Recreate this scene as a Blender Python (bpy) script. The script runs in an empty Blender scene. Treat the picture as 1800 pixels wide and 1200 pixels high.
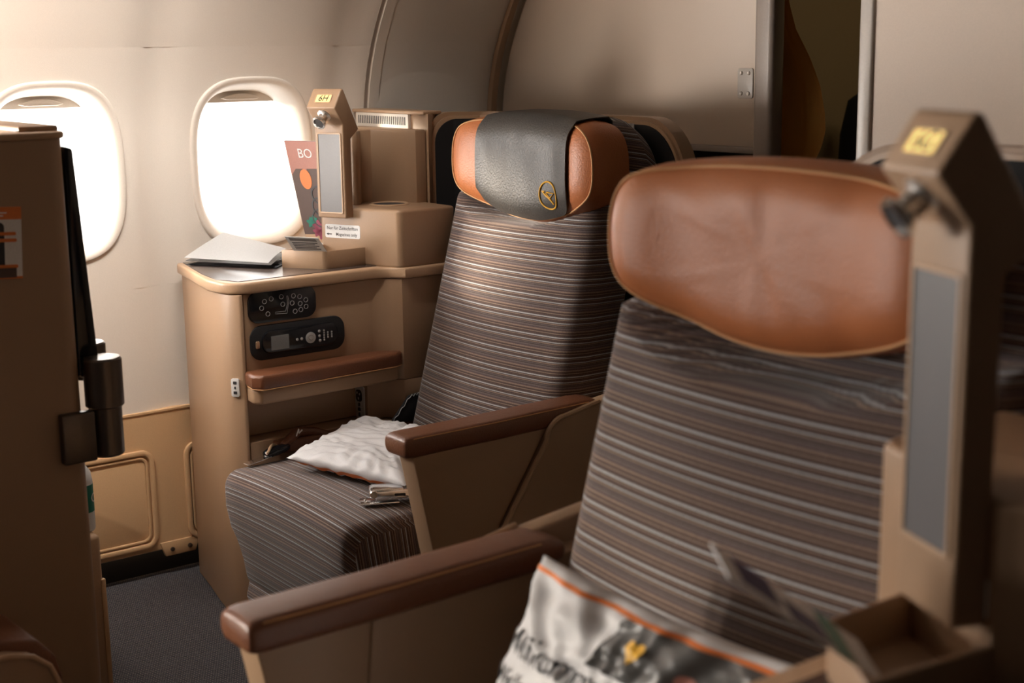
import bpy, bmesh, math, random
from mathutils import Vector, noise
V = Vector
S = bpy.context.scene
COL = S.collection
random.seed(7)

# ------------------------------------------------------------------ camera
FPX = 2500.0; EYE = 1.35
_p = math.atan(505 / FPX); _r = 0.014; _a = math.radians(53)
_fw = V((math.cos(_a) * math.cos(_p), math.sin(_a) * math.cos(_p), -math.sin(_p)))
_rt = V((math.sin(_a), -math.cos(_a), 0)); _up = _rt.cross(_fw)
_R = _rt * math.cos(_r) - _up * math.sin(_r); _U = _up * math.cos(_r) + _rt * math.sin(_r)
cd = bpy.data.cameras.new('camera'); cam = bpy.data.objects.new('camera', cd); COL.objects.link(cam)
from mathutils import Matrix
cam.matrix_world = Matrix(((_R.x, _U.x, -_fw.x, 0), (_R.y, _U.y, -_fw.y, 0), (_R.z, _U.z, -_fw.z, EYE), (0, 0, 0, 1)))
cd.sensor_width = 36; cd.lens = FPX / 1800 * 36; cd.clip_start = .05
cd.dof.use_dof = True; cd.dof.focus_distance = 3.3; cd.dof.aperture_fstop = 4.5
S.camera = cam
# ------------------------------------------------------------------ light
SKY = 5.5
DAY_BOOST = 28.0      # added lamps inside the windows ahead of the frame, boosting daylight
w = bpy.data.worlds.new('sky'); S.world = w; w.use_nodes = True
bg = w.node_tree.nodes['Background']; bg.inputs[0].default_value = (1.0, .97, .93, 1); bg.inputs[1].default_value = SKY
S.view_settings.view_transform = 'Standard'; S.view_settings.look = 'None'
S.view_settings.gamma = 1; S.view_settings.use_curve_mapping = False
S.view_settings.exposure = -0.30
def area(name, loc, direction, sx, sy, power, color):
    d = bpy.data.lights.new(name, 'AREA'); d.shape = 'RECTANGLE'; d.size = sx; d.size_y = sy; d.energy = power; d.color = color
    o = bpy.data.objects.new(name, d); COL.objects.link(o); o.location = loc
    o.rotation_euler = V(direction).to_track_quat('-Z', 'Y').to_euler(); return o
_sd = bpy.data.lights.new('sun', 'SUN'); _sd.energy = 13.0; _sd.angle = math.radians(9); _sd.color = (1, .86, .68)
_so = bpy.data.objects.new('sun', _sd); COL.objects.link(_so); _so.rotation_euler = V((.78, -.78, -.17)).to_track_quat('-Z', 'Y').to_euler()
# cove wash light above the window wall and ceiling light over the aisle
cove = area('sidewall_cove_light', (.25, 2.80, 1.94), (0, .75, -1), 2.7, .05, 36, (1, .92, .84)); cove.data.spread = math.radians(110)
area('aft_fill_light', (4.0, 2.4, 2.1), (.2, .1, -1), .6, .6, 3.0, (1, .8, .55))  # added fill that lifts the dark aisle opening and the curtain
area('aisle_ceiling_light', (0.2, 1.2, 2.12), (0, 0, -1), 3.0, .3, .8, (1, .8, .6))

# ------------------------------------------------------------------ materials
def mat(name, col, rough=.5, metal=0.0, bump=0, bscale=300, spec=.5, sheen=0, coat=0):
    m = bpy.data.materials.new(name); m.use_nodes = True; nt = m.node_tree; b = nt.nodes['Principled BSDF']
    b.inputs['Base Color'].default_value = (*col, 1); b.inputs['Roughness'].default_value = rough
    b.inputs['Metallic'].default_value = metal; b.inputs['Specular IOR Level'].default_value = spec
    b.inputs['Sheen Weight'].default_value = sheen; b.inputs['Coat Weight'].default_value = coat
    tc = nt.nodes.new('ShaderNodeTexCoord')
    n = nt.nodes.new('ShaderNodeTexNoise'); n.inputs['Scale'].default_value = bscale; n.inputs['Detail'].default_value = 3
    nt.links.new(tc.outputs['Object'], n.inputs['Vector'])
    mx = nt.nodes.new('ShaderNodeMix'); mx.data_type = 'RGBA'; mx.blend_type = 'MULTIPLY'; mx.inputs[0].default_value = .18
    mx.inputs[6].default_value = (*col, 1); nt.links.new(n.outputs['Fac'], mx.inputs[7])
    nt.links.new(mx.outputs[2], b.inputs['Base Color'])
    if bump:
        bp = nt.nodes.new('ShaderNodeBump'); bp.inputs['Strength'].default_value = bump; bp.inputs['Distance'].default_value = .002
        nt.links.new(n.outputs['Fac'], bp.inputs['Height']); nt.links.new(bp.outputs['Normal'], b.inputs['Normal'])
    return m
def emit(name, col, s):
    m = bpy.data.materials.new(name); m.use_nodes = True; nt = m.node_tree; b = nt.nodes['Principled BSDF']
    b.inputs['Base Color'].default_value = (*col, 1); b.inputs['Emission Color'].default_value = (*col, 1); b.inputs['Emission Strength'].default_value = s
    return m
M = dict(
    tan=mat('tan_plastic', (.40, .258, .158), .42, bump=.12, bscale=500),
    tanrim=mat('tan_rim_plastic', (.52, .345, .215), .35),
    dado=mat('dado_tan', (.68, .44, .24), .5, bump=.1, bscale=500),
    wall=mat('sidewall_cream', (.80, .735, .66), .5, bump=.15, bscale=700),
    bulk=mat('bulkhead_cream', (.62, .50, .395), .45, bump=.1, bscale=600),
    trimgrey=mat('grey_trim', (.34, .28, .24), .4),
    metal=mat('brushed_metal', (.75, .73, .70), .28, 1.0),
    chrome=mat('chrome', (.93, .92, .91), .2, 1.0),
    bronze=mat('dark_bronze', (.16, .135, .115), .34, .85),
    leather=mat('orange_leather', (.50, .165, .055), .46, bump=.4, bscale=260, spec=.6),
    pad=mat('brown_leather', (.185, .07, .034), .34, bump=.5, bscale=300),
    stitch=mat('stitch_thread', (.62, .33, .14), .7),
    cover=mat('grey_leather', (.062, .058, .054), .42, bump=.5, bscale=240),
    yellow=mat('yellow_thread', (.80, .42, .02), .6),
    black=mat('black_gloss', (.008, .009, .012), .14),
    blackmat=mat('black_liner', (.012, .012, .014), .8),
    darkgrey=mat('dark_grey', (.05, .05, .055), .5),
    edgetrim=mat('pale_edge_trim', (.50, .45, .40), .35),
    shade=mat('dark_absorbing_lining', (.07, .05, .036), .6),  # unseen walls and ceiling darkened to cut bounced light
    screen=mat('grey_screen', (.22, .235, .24), .25),
    lightpanel=mat('grey_diffuser', (.12, .115, .118), .4),
    white=mat('white_plastic', (.80, .80, .79), .4),
    paper=mat('white_paper', (.86, .86, .86), .6),
    wrap=mat('white_wrap', (.68, .68, .70), .5, bump=.25, bscale=500),
    orange=mat('orange_print', (.80, .22, .05), .5),
    ink=mat('dark_ink', (.03, .03, .035), .6),
    greyprint=mat('grey_print', (.10, .10, .10), .4),
    gold=mat('gold_print', (.85, .48, .05), .4),
    green=mat('green_print', (.0, .20, .14), .4),
    navy=mat('navy_print', (.04, .03, .12), .5),
    folder=mat('dark_folder', (.03, .04, .06), .45),
    walnut=mat('dark_worktop', (.085, .062, .055), .2, bscale=60),
    curtain=mat('ochre_curtain', (.62, .34, .09), .8, bump=.2, bscale=500),
    olive=mat('olive_panel', (.40, .30, .16), .7),
    grille=mat('grille_lit_white', (.82, .76, .68), .4),  # window light on the vent is put into this pale colour
    pinkprint=mat('rose_print', (.45, .20, .16), .5),
    brownprint=mat('brown_print', (.10, .06, .05), .5),
    violet=mat('plum_print', (.30, .05, .10), .5),
    silver=mat('silver_print', (.45, .45, .44), .35),
    sign=emit('sign_backlight', (1, .74, .25), .75),
)
def stripes_material():
    m = bpy.data.materials.new('striped_fabric'); m.use_nodes = True; nt = m.node_tree; b = nt.nodes['Principled BSDF']; L = nt.links.new
    uv = nt.nodes.new('ShaderNodeUVMap'); uv.uv_map = 'stripe'
    sp = nt.nodes.new('ShaderNodeSeparateXYZ'); L(uv.outputs[0], sp.inputs[0])
    def math_(op, a, bval=None):
        n = nt.nodes.new('ShaderNodeMath'); n.operation = op; L(a, n.inputs[0])
        if bval is not None: n.inputs[1].default_value = bval
        return n.outputs[0]
    fr = math_('FRACT', math_('DIVIDE', sp.outputs[1], .0445))
    cr = nt.nodes.new('ShaderNodeValToRGB'); L(fr, cr.inputs[0]); cr.color_ramp.interpolation = 'LINEAR'
    D = (.042, .025, .025); T = (.27, .195, .15); B = (.105, .064, .052); G = (.42, .43, .45); P = (.07, .044, .05); K = (.145, .118, .112)
    seq = [(G, .9), (D, .6), (B, .6), (D, .5), (T, .6), (D, .6), (B, .7), (T, .5), (P, 1.3), (K, 1.0), (D, .5), (K, .5), (D, .6), (T, .6), (D, .6), (G, .5), (D, .7), (B, .6), (D, .5), (T, .5), (D, .6)]
    tot = sum(x[1] for x in seq); el = cr.color_ramp.elements; pos = 0; e0 = el[0]; el.remove(el[1])
    for i, (c, wd) in enumerate(seq):
        e = e0 if i == 0 else el.new((pos + wd * .5) / tot)
        e.position = (pos + wd * .5) / tot; e.color = (*c, 1); pos += wd
    tc = nt.nodes.new('ShaderNodeTexCoord'); n = nt.nodes.new('ShaderNodeTexNoise'); n.inputs['Scale'].default_value = 420
    L(tc.outputs['Object'], n.inputs['Vector'])
    mx = nt.nodes.new('ShaderNodeMix'); mx.data_type = 'RGBA'; mx.blend_type = 'OVERLAY'; mx.inputs[0].default_value = .45
    L(cr.outputs[0], mx.inputs[6]); L(n.outputs['Fac'], mx.inputs[7]); L(mx.outputs[2], b.inputs['Base Color'])
    b.inputs['Roughness'].default_value = .85; b.inputs['Sheen Weight'].default_value = .25; b.inputs['Specular IOR Level'].default_value = .2
    bp = nt.nodes.new('ShaderNodeBump'); bp.inputs['Strength'].default_value = .4; bp.inputs['Distance'].default_value = .002
    L(n.outputs['Fac'], bp.inputs['Height']); L(bp.outputs['Normal'], b.inputs['Normal'])
    return m
M['fabric'] = stripes_material()
def carpet_material():
    m = bpy.data.materials.new('carpet'); m.use_nodes = True; nt = m.node_tree; b = nt.nodes['Principled BSDF']; L = nt.links.new
    tc = nt.nodes.new('ShaderNodeTexCoord'); mp = nt.nodes.new('ShaderNodeMapping'); mp.inputs['Rotation'].default_value = (0, 0, .5)
    L(tc.outputs['Object'], mp.inputs['Vector'])
    br = nt.nodes.new('ShaderNodeTexBrick'); br.inputs['Scale'].default_value = 46; br.inputs['Mortar Size'].default_value = .035
    br.inputs['Color1'].default_value = (.022, .024, .036, 1); br.inputs['Color2'].default_value = (.010, .011, .018, 1); br.inputs['Mortar'].default_value = (.13, .115, .105, 1)
    L(mp.outputs[0], br.inputs['Vector'])
    n = nt.nodes.new('ShaderNodeTexNoise'); n.inputs['Scale'].default_value = 260; L(tc.outputs['Object'], n.inputs['Vector'])
    mx = nt.nodes.new('ShaderNodeMix'); mx.data_type = 'RGBA'; mx.blend_type = 'OVERLAY'; mx.inputs[0].default_value = .7
    L(br.outputs[0], mx.inputs[6]); L(n.outputs['Fac'], mx.inputs[7]); L(mx.outputs[2], b.inputs['Base Color'])
    b.inputs['Roughness'].default_value = .95; b.inputs['Specular IOR Level'].default_value = .1
    bp = nt.nodes.new('ShaderNodeBump'); bp.inputs['Strength'].default_value = .6; bp.inputs['Distance'].default_value = .004
    L(br.outputs['Fac'], bp.inputs['Height']); L(bp.outputs['Normal'], b.inputs['Normal'])
    return m
M['carpet'] = carpet_material()
def glass_material():
    m = bpy.data.materials.new('window_pane'); m.use_nodes = True; nt = m.node_tree; nt.nodes.clear()
    o = nt.nodes.new('ShaderNodeOutputMaterial'); t = nt.nodes.new('ShaderNodeBsdfTransparent'); t.inputs[0].default_value = (.95, .95, .95, 1)
    g = nt.nodes.new('ShaderNodeBsdfGlossy'); g.inputs['Roughness'].default_value = .02
    mx = nt.nodes.new('ShaderNodeMixShader'); mx.inputs[0].default_value = .05
    nt.links.new(t.outputs[0], mx.inputs[1]); nt.links.new(g.outputs[0], mx.inputs[2]); nt.links.new(mx.outputs[0], o.inputs[0]); return m
M['glass'] = glass_material()

# ------------------------------------------------------------------ object helpers
def setp(o, label=None, cat=None, group=None, kind=None):
    for k, v in (('label', label), ('category', cat), ('group', group), ('kind', kind)):
        if v: o[k] = v
    return o
def thing(name, loc, label, cat, group=None):
    o = bpy.data.objects.new(name, None); COL.objects.link(o); o.location = loc; o.empty_display_size = .05
    return setp(o, label, cat, group)
def world_loc(o):
    p = V((0, 0, 0))
    while o: p += V(o.location); o = o.parent
    return p
def obj(name, bm, m, parent=None, smooth=35, label=None):
    bmesh.ops.recalc_face_normals(bm, faces=bm.faces[:])
    if parent:
        off = world_loc(parent)
    else:
        vs = [v.co for v in bm.verts]
        off = V(((min(c.x for c in vs) + max(c.x for c in vs)) / 2, (min(c.y for c in vs) + max(c.y for c in vs)) / 2, min(c.z for c in vs)))
    for v in bm.verts: v.co -= off
    me = bpy.data.meshes.new(name); bm.to_mesh(me); bm.free()
    me.materials.append(M[m] if isinstance(m, str) else m)
    if smooth:
        me.shade_smooth(); me.set_sharp_from_angle(angle=math.radians(smooth))
    o = bpy.data.objects.new(name, me); COL.objects.link(o)
    if parent: o.parent = parent
    else: o.location = off
    if label: o['label'] = label
    return o
NB = bmesh.new
def bev(bm, off, seg=3, ang=25, edges=None):
    if edges is None:
        edges = [e for e in bm.edges if len(e.link_faces) == 2 and e.calc_face_angle(0) > math.radians(ang)]
    if off > 0 and edges:
        bmesh.ops.bevel(bm, geom=edges, offset=off, segments=seg, affect='EDGES', profile=.5, clamp_overlap=True)
    return bm
def ring_prism(bm, r0, r1):
    a = [bm.verts.new(p) for p in r0]; b = [bm.verts.new(p) for p in r1]; n = len(a)
    bm.faces.new(a); bm.faces.new(b)
    for i in range(n): bm.faces.new((a[i], a[(i + 1) % n], b[(i + 1) % n], b[i]))
    return bm
def prism(pts, f0, f1, b=0, seg=3, ang=25):
    t = NB(); ring_prism(t, [f0(p) for p in pts], [f1(p) for p in pts]); bmesh.ops.recalc_face_normals(t, faces=t.faces[:]); bev(t, b, seg, ang); return t
def zprism(pts, z0, z1, b=0, seg=3, ang=25):
    return prism(pts, lambda p: V((p[0], p[1], z0)), lambda p: V((p[0], p[1], z1)), b, seg, ang)
def join(a, b):
    me = bpy.data.meshes.new('tmp'); b.to_mesh(me); b.free(); a.from_mesh(me); bpy.data.meshes.remove(me); return a
def box(lo, hi, b=0, seg=3):
    return zprism([(lo[0], lo[1]), (hi[0], lo[1]), (hi[0], hi[1]), (lo[0], hi[1])], lo[2], hi[2], b, seg)
def rrect(w, h, r, n=6):
    r = min(r, w / 2 - 1e-5, h / 2 - 1e-5); out = []
    for cx, cy, a0 in ((w / 2 - r, h / 2 - r, 0), (-w / 2 + r, h / 2 - r, 90), (-w / 2 + r, -h / 2 + r, 180), (w / 2 - r, -h / 2 + r, 270)):
        for i in range(n + 1):
            a = math.radians(a0 + 90 * i / n); out.append((cx + r * math.cos(a), cy + r * math.sin(a)))
    return out
def plate(c, right, up, w, h, r, t, b=0, back=.002):
    """rounded plate centred on c, standing out by t towards right x up"""
    c = V(c); R = V(right).normalized(); U = V(up).normalized(); N = R.cross(U)
    return prism(rrect(w, h, r), lambda p: c + R * p[0] + U * p[1] - N * back, lambda p: c + R * p[0] + U * p[1] + N * t, b, 2)
def frame_plate(c, right, up, w, h, r, bw, t, b=0):
    c = V(c); R = V(right).normalized(); U = V(up).normalized(); N = R.cross(U); bm = NB()
    o = rrect(w, h, r); i = rrect(w - 2 * bw, h - 2 * bw, max(r - bw, .001))
    def P(p, d): return bm.verts.new(c + R * p[0] + U * p[1] + N * d)
    A = [P(p, -.002) for p in o]; B = [P(p, t) for p in o]; Cc = [P(p, t) for p in i]; D = [P(p, -.002) for p in i]; n = len(o)
    for k in range(n):
        j = (k + 1) % n
        for x, y in ((A, B), (B, Cc), (Cc, D), (D, A)): bm.faces.new((x[k], x[j], y[j], y[k]))
    bmesh.ops.recalc_face_normals(bm, faces=bm.faces[:]); bev(bm, b, 2); return bm
def tube(pts, r, n=8, closed=False):
    bm = NB(); pts = [V(p) for p in pts]; rings = []; m = len(pts); prev = None
    for i, p in enumerate(pts):
        if closed: d = pts[(i + 1) % m] - pts[i - 1]
        else: d = pts[min(i + 1, m - 1)] - pts[max(i - 1, 0)]
        d.normalize(); a = prev if prev else (V((0, 0, 1)) if abs(d.z) < .9 else V((1, 0, 0)))
        x = a - d * a.dot(d); x.normalize(); prev = x; y = d.cross(x); rr = r[i] if isinstance(r, (list, tuple)) else r
        rings.append([bm.verts.new(p + (x * math.cos(2 * math.pi * k / n) + y * math.sin(2 * math.pi * k / n)) * rr) for k in range(n)])
    for i in range(m if closed else m - 1):
        A = rings[i]; B = rings[(i + 1) % m]
        for k in range(n): bm.faces.new((A[k], A[(k + 1) % n], B[(k + 1) % n], B[k]))
    if not closed: bm.faces.new(rings[0]); bm.faces.new(rings[-1])
    return bm
def lathe(c, axis, prof, n=28):
    """prof: (radius, height) pairs along axis from c"""
    c = V(c); d = V(axis).normalized(); a = V((0, 0, 1)) if abs(d.z) < .9 else V((1, 0, 0)); x = (a - d * a.dot(d)).normalized(); y = d.cross(x); bm = NB(); rings = []
    for r, h in prof:
        rings.append([bm.verts.new(c + d * h + (x * math.cos(2 * math.pi * k / n) + y * math.sin(2 * math.pi * k / n)) * max(r, 1e-4)) for k in range(n)])
    for A, B in zip(rings, rings[1:]):
        for k in range(n): bm.faces.new((A[k], A[(k + 1) % n], B[(k + 1) % n], B[k]))
    bm.faces.new(rings[0]); bm.faces.new(rings[-1]); return bm
def text_bm(body, size, fn, bold=.0, shear=0, width=1.0):
    cu = bpy.data.curves.new('t', 'FONT'); cu.body = body; cu.size = 1.0; cu.align_x = 'CENTER'; cu.align_y = 'CENTER'; cu.resolution_u = 3; cu.shear = shear; cu.offset = bold
    o = bpy.data.objects.new('t', cu); COL.objects.link(o); bpy.context.view_layer.update()
    me = bpy.data.meshes.new_from_object(o.evaluated_get(bpy.context.evaluated_depsgraph_get())); bm = NB(); bm.from_mesh(me)
    bpy.data.objects.remove(o); bpy.data.curves.remove(cu); bpy.data.meshes.remove(me)
    for v in bm.verts: v.co = fn(v.co.x * width * size, v.co.y * size)
    return bm
def flat_fn(c, right, up, lift=.001):
    c = V(c); R = V(right).normalized(); U = V(up).normalized(); N = R.cross(U)
    return lambda x, y: c + R * x + U * y + N * lift
def bez(a, b, n, f): return [f(a + (b - a) * i / n) for i in range(n + 1)]
def smooth01(t): t = max(0, min(1, t)); return t * t * (3 - 2 * t)

# ------------------------------------------------------------------ setting
X_BULK = 2.56; Y_WALL = 3.43
def wall_y(z): return Y_WALL - (.98 * (z - 1.15) ** 2 if z > 1.15 else 0)
def floor():
    obj('floor', box((-2.6, -2.0, -.05), (6.2, 3.6, 0)), 'carpet')['kind'] = 'structure'
floor()
WIN = [1.736 - .533 * k for k in range(0, 8)]
WZ = 1.079
def superell(w, h, n, k=48):
    out = []
    for i in range(k):
        a = 2 * math.pi * i / k; c, s = math.cos(a), math.sin(a)
        out.append((w / 2 * math.copysign(abs(c) ** (2 / n), c), h / 2 * math.copysign(abs(s) ** (2 / n), s)))
    return out
def side_wall():
    bm = NB(); z0, z1 = .455, 2.2; dz = 8
    def P(x, z): 
        # panels swell gently around every window
        d = min(abs(x - c) for c in WIN + [WIN[-1] - .533, WIN[0] + .533]); rel = .014 * smooth01((d - .19) / .07)
        return V((x, wall_y(z) + rel, z))
    # window cells
    zc0, zc1 = WZ - .30, WZ + .30
    def grid(xa, xb, za, zb, nx, nz):
        g = [[bm.verts.new(P(xa + (xb - xa) * i / nx, za + (zb - za) * j / nz)) for j in range(nz + 1)] for i in range(nx + 1)]
        for i in range(nx):
            for j in range(nz): bm.faces.new((g[i][j], g[i + 1][j], g[i + 1][j + 1], g[i][j + 1]))
    for c in WIN + [WIN[0] + .533]:
        xa, xb = c - .2665, c + .2665
        hole = superell(.352, .442, 3.0, 64); rings = []
        for t in (0, .1, .25, .5, .75, 1):
            rg = []
            for hx, hz in hole:
                k = min(.2665 / max(abs(hx), 1e-6), .30 / max(abs(hz), 1e-6)); bx, bz = hx * k, hz * k
                rg.append(bm.verts.new(P(c + hx + (bx - hx) * t, WZ + hz + (bz - hz) * t)))
            rings.append(rg)
        n = len(hole)
        for A, B in zip(rings, rings[1:]):
            for k in range(n): bm.faces.new((A[k], A[(k + 1) % n], B[(k + 1) % n], B[k]))
        if c > WIN[0]: bm.faces.new(rings[0])
        # corners of the cell
        last = rings[-1]
        for sx, sz in ((1, 1), (-1, 1), (-1, -1), (1, -1)):
            q = V((c + sx * .2665, 0, WZ + sz * .30))
            near = sorted(range(n), key=lambda k: (last[k].co.x - q.x) ** 2 + (last[k].co.z - q.z) ** 2)[:2]
            if abs(near[0] - near[1]) in (1, n - 1):
                cv = bm.verts.new(P(q.x, q.z)); bm.faces.new((last[near[0]], last[near[1]], cv))
        grid(xa, xb, z0, zc0, 12, 5); grid(xa, xb, zc1, z1, 12, 14)
    grid(WIN[0] + .7995, X_BULK + .02, z0, z1, 1, 20)
    xl = WIN[-1] - .2665
    grid(-2.6, xl, z0, z1, 4, 20)
    bmesh.ops.remove_doubles(bm, verts=bm.verts[:], dist=.0008)
    o = obj('wall_right', bm, 'wall', smooth=50); o['kind'] = 'structure'
    # dark joint between two sidewall panels and its raised strip
    def strip(xa, xb, off, name, m):
        b = NB(); rows = []
        for j in range(33):
            z = .455 + (2.2 - .455) * j / 32; y = wall_y(z)
            rows.append([b.verts.new(p) for p in ((xa, y - off, z), (xb, y - off * .6, z), (xb, y + .03, z), (xa, y + .03, z))])
        for A, B in zip(rows, rows[1:]):
            for k in range(4): b.faces.new((A[k], A[(k + 1) % 4], B[(k + 1) % 4], B[k]))
        b.faces.new(rows[0]); b.faces.new(rows[-1])
        o = obj(name, b, m, smooth=50); o['kind'] = 'structure'
    strip(2.079, 2.089, .001, 'trim_1', 'trimgrey')
    strip(2.093, 2.125, .004, 'trim_8', 'wall')
    strip(2.512, 2.535, .008, 'trim_2', 'tan')
side_wall()
def window(i, c, y_of=wall_y, sgn=1, shade=1.235):
    w_ = thing('window_%d' % i, (c, y_of(WZ), WZ - .22), None, None); w_['kind'] = 'structure'
    del_ = [(.357, .447, .001), (.354, .444, -.005), (.348, .438, -.007), (.334, .424, -.006), (.318, .408, .000), (.303, .393, .012), (.291, .381, .029), (.283, .373, .050), (.279, .369, .076)]
    bm = NB(); rings = []
    for ww, hh, d in del_:
        rings.append([bm.verts.new((c + p[0], y_of(WZ + p[1]) * 1 + sgn * d if False else (y_of(WZ + p[1]) if d < .01 else y_of(WZ)) + sgn * d, WZ + p[1])) for p in superell(ww, hh, 3.0, 64)])
    n = 64
    for A, B in zip(rings, rings[1:]):
        for k in range(n): bm.faces.new((A[k], A[(k + 1) % n], B[(k + 1) % n], B[k]))
    obj('window_frame', bm, 'wall', w_, 60)
    y = y_of(WZ)
    b = prism(superell(.34, .43, 3.0, 48), lambda p: V((c + p[0], y + sgn * .078, WZ + p[1])), lambda p: V((c + p[0], y + sgn * .081, WZ + p[1])))
    obj('window_pane', b, 'glass', w_)
    # roller shade pushed up, with its finger grip
    sh = box((c - .15, min(y + sgn * .066, y + sgn * .071), shade), (c + .15, max(y + sgn * .066, y + sgn * .071), WZ + .215), .001, 1)
    s_ = obj('window_shade', sh, 'wall', w_)
    g = prism([(x * .055, (.012 * (1 - x * x) if True else 0)) for x in [(-1 + i / 8) for i in range(17)]] + [(.04, -.004), (-.04, -.004)],
              lambda p: V((c + p[0], y + sgn * .067, shade + .011 + p[1])), lambda p: V((c + p[0], y + sgn * .052, shade + .011 + p[1])), .002, 2)
    obj('shade_grip', g, 'wall', s_)
    # sky portal at the aftmost window; lamps added at the others boost daylight
    d = bpy.data.lights.new('window_area_light', 'AREA'); d.shape = 'RECTANGLE'; d.size = .29; d.size_y = .38
    ahead = c < 1.0
    if c > 1.5: d.cycles.is_portal = True
    elif not ahead: d.energy = 4; d.color = (1, .97, .94)
    else: d.energy = DAY_BOOST; d.color = (1, .94, .88)
    o = bpy.data.objects.new('window_area_light', d); COL.objects.link(o); o.location = (c, y + sgn * (.02 if ahead else .09), WZ)
    o.rotation_euler = V((.2 if ahead else 0, -sgn, 0)).to_track_quat('-Z', 'Y').to_euler()
for i, c in enumerate(WIN): window(i + 1, c)
def hull():
    # outer skin behind the lining, open only at the windows
    bm = box((-2.6, 3.53, .40), (2.6, 3.54, WZ - .235))
    def curved(xa, xb, za, zb):
        rows = []; n = 16
        for j in range(n + 1):
            z = za + (zb - za) * j / n; y = wall_y(z) + (.10 if z < 1.4 else .06)
            rows.append([bm.verts.new(p) for p in ((xa, y, z), (xb, y, z), (xb, y + .01, z), (xa, y + .01, z))])
        for A, B in zip(rows, rows[1:]):
            for k in range(4): bm.faces.new((A[k], A[(k + 1) % 4], B[(k + 1) % 4], B[k]))
        bm.faces.new(rows[0]); bm.faces.new(rows[-1])
    curved(-2.6, 2.6, WZ + .225, 2.24)
    xs = [-2.6] + [v for c in sorted(WIN) for v in (c - .175, c + .175)] + [2.6]
    for a, b in zip(xs[::2], xs[1::2]): curved(a, b, .80, WZ + .3)
    obj('wall_right_hull', bm, 'trimgrey')['kind'] = 'structure'
hull()

def dado():
    bm = box((-2.6, 3.428, .075), (2.55, 3.46, .452), .003, 1)
    join(bm, box((-2.6, 3.425, .449), (2.55, 3.47, .456), .001, 1))
    obj('wall_dado', bm, 'dado')['kind'] = 'structure'
    obj('baseboard_right', box((-2.6, 3.475, 0), (2.55, 3.55, .09)), 'blackmat')['kind'] = 'structure'
dado()
def vent_panel(x0, x1, label):
    t = thing('vent_panel', ((x0 + x1) / 2, 3.425, .09), label, 'panel', 'vent panels along the dado')
    c = V(((x0 + x1) / 2, 3.4285, .222)); w_ = x1 - x0
    obj('panel_frame', frame_plate(c, (1, 0, 0), (0, 0, 1), w_, .268, .035, .014, .009, .004), 'dado', t)
    obj('panel_frame_inner', frame_plate(c, (1, 0, 0), (0, 0, 1), w_ - .034, .234, .025, .008, .006, .003), 'dado', t)
    obj('panel_face', plate(c, (1, 0, 0), (0, 0, 1), w_ - .05, .218, .018, .002, .001), 'dado', t)
    return t
vent_panel(1.02, 1.405, 'tan framed panel low on the wall right of the tall partition')
vent_panel(1.488, 1.87, 'tan framed panel low on the wall, half hidden behind the console column')
def tab():
    t = thing('mounting_tab', (1.48, 3.42, .055), 'tan bracket with two dark bolts under the wall panel', 'bracket')
    obj('tab_plate', prism([(-.055, .02), (.06, .02), (.045, -.02), (-.04, -.02)], lambda p: V((1.462 + p[0], 3.424, .075 + p[1])), lambda p: V((1.462 + p[0], 3.436, .075 + p[1])), .003, 2), 'dado', t)
    for dx in (-.022, .028): obj('bolt', lathe((1.462 + dx, 3.4245, .073), (0, -1, 0), [(.006, 0), (.006, .004), (.003, .005)], 14), 'bronze', t)
tab()
# rear dividers
def rear():
    pts = [(2.412, 1.12), (2.412, 2.2)] + [(wall_y(2.2 - j * .06), 2.2 - j * .06) for j in range(0, 19)]
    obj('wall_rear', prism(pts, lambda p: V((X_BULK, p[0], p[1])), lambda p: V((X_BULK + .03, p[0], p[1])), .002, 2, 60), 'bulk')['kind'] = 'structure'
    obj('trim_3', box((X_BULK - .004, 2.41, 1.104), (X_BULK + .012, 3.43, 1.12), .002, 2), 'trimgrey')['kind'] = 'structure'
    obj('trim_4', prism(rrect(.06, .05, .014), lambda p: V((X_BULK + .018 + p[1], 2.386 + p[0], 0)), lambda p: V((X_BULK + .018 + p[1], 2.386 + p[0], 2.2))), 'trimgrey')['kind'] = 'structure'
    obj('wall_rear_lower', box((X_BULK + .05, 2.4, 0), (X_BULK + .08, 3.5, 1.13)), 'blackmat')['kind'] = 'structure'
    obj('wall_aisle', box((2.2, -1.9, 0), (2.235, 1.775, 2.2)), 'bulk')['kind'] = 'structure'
    b = prism([(-.03, -.022), (.004, -.022), (.004, .022), (-.03, .022)], lambda p: V((2.216 + p[1], 1.80 + p[0], 0)), lambda p: V((2.216 + p[1], 1.80 + p[0], 2.2)), .006, 3)
    obj('trim_5', b, 'edgetrim')['kind'] = 'structure'
    t = thing('mounting_plate', (X_BULK, 2.443, 1.24), 'small metal plate with four screws on the cream rear divider', 'plate')
    obj('plate_body', plate((X_BULK - .0005, 2.443, 1.273), (0, -1, 0), (0, 0, 1), .050, .072, .006, .003, .001), 'edgetrim', t)
    for dy in (-.012, .012):
        for dz in (-.024, .024):
            obj('screw', lathe((X_BULK - .003, 2.443 + dy, 1.273 + dz), (-1, 0, 0), [(.0052, 0), (.0048, .0016), (.0015, .0012)], 14), 'bronze', t)
rear()
# rest of the cabin shell
obj('ceiling', box((-2.6, -2.0, 2.19), (6.2, 3.6, 2.25)), 'shade')['kind'] = 'structure'
obj('wall_front', box((-2.65, -2.0, 0), (-2.6, 3.6, 2.2)), 'shade')['kind'] = 'structure'
obj('wall_left', box((-2.6, -2.05, 0), (6.2, -2.0, 2.2)), 'shade')['kind'] = 'structure'
obj('wall_right_aft', box((2.58, 3.50, 0), (6.2, 3.55, 2.2)), 'olive')['kind'] = 'structure'
obj('wall_back', box((6.15, -2.0, 0), (6.2, 3.6, 2.2)), 'blackmat')['kind'] = 'structure'

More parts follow.
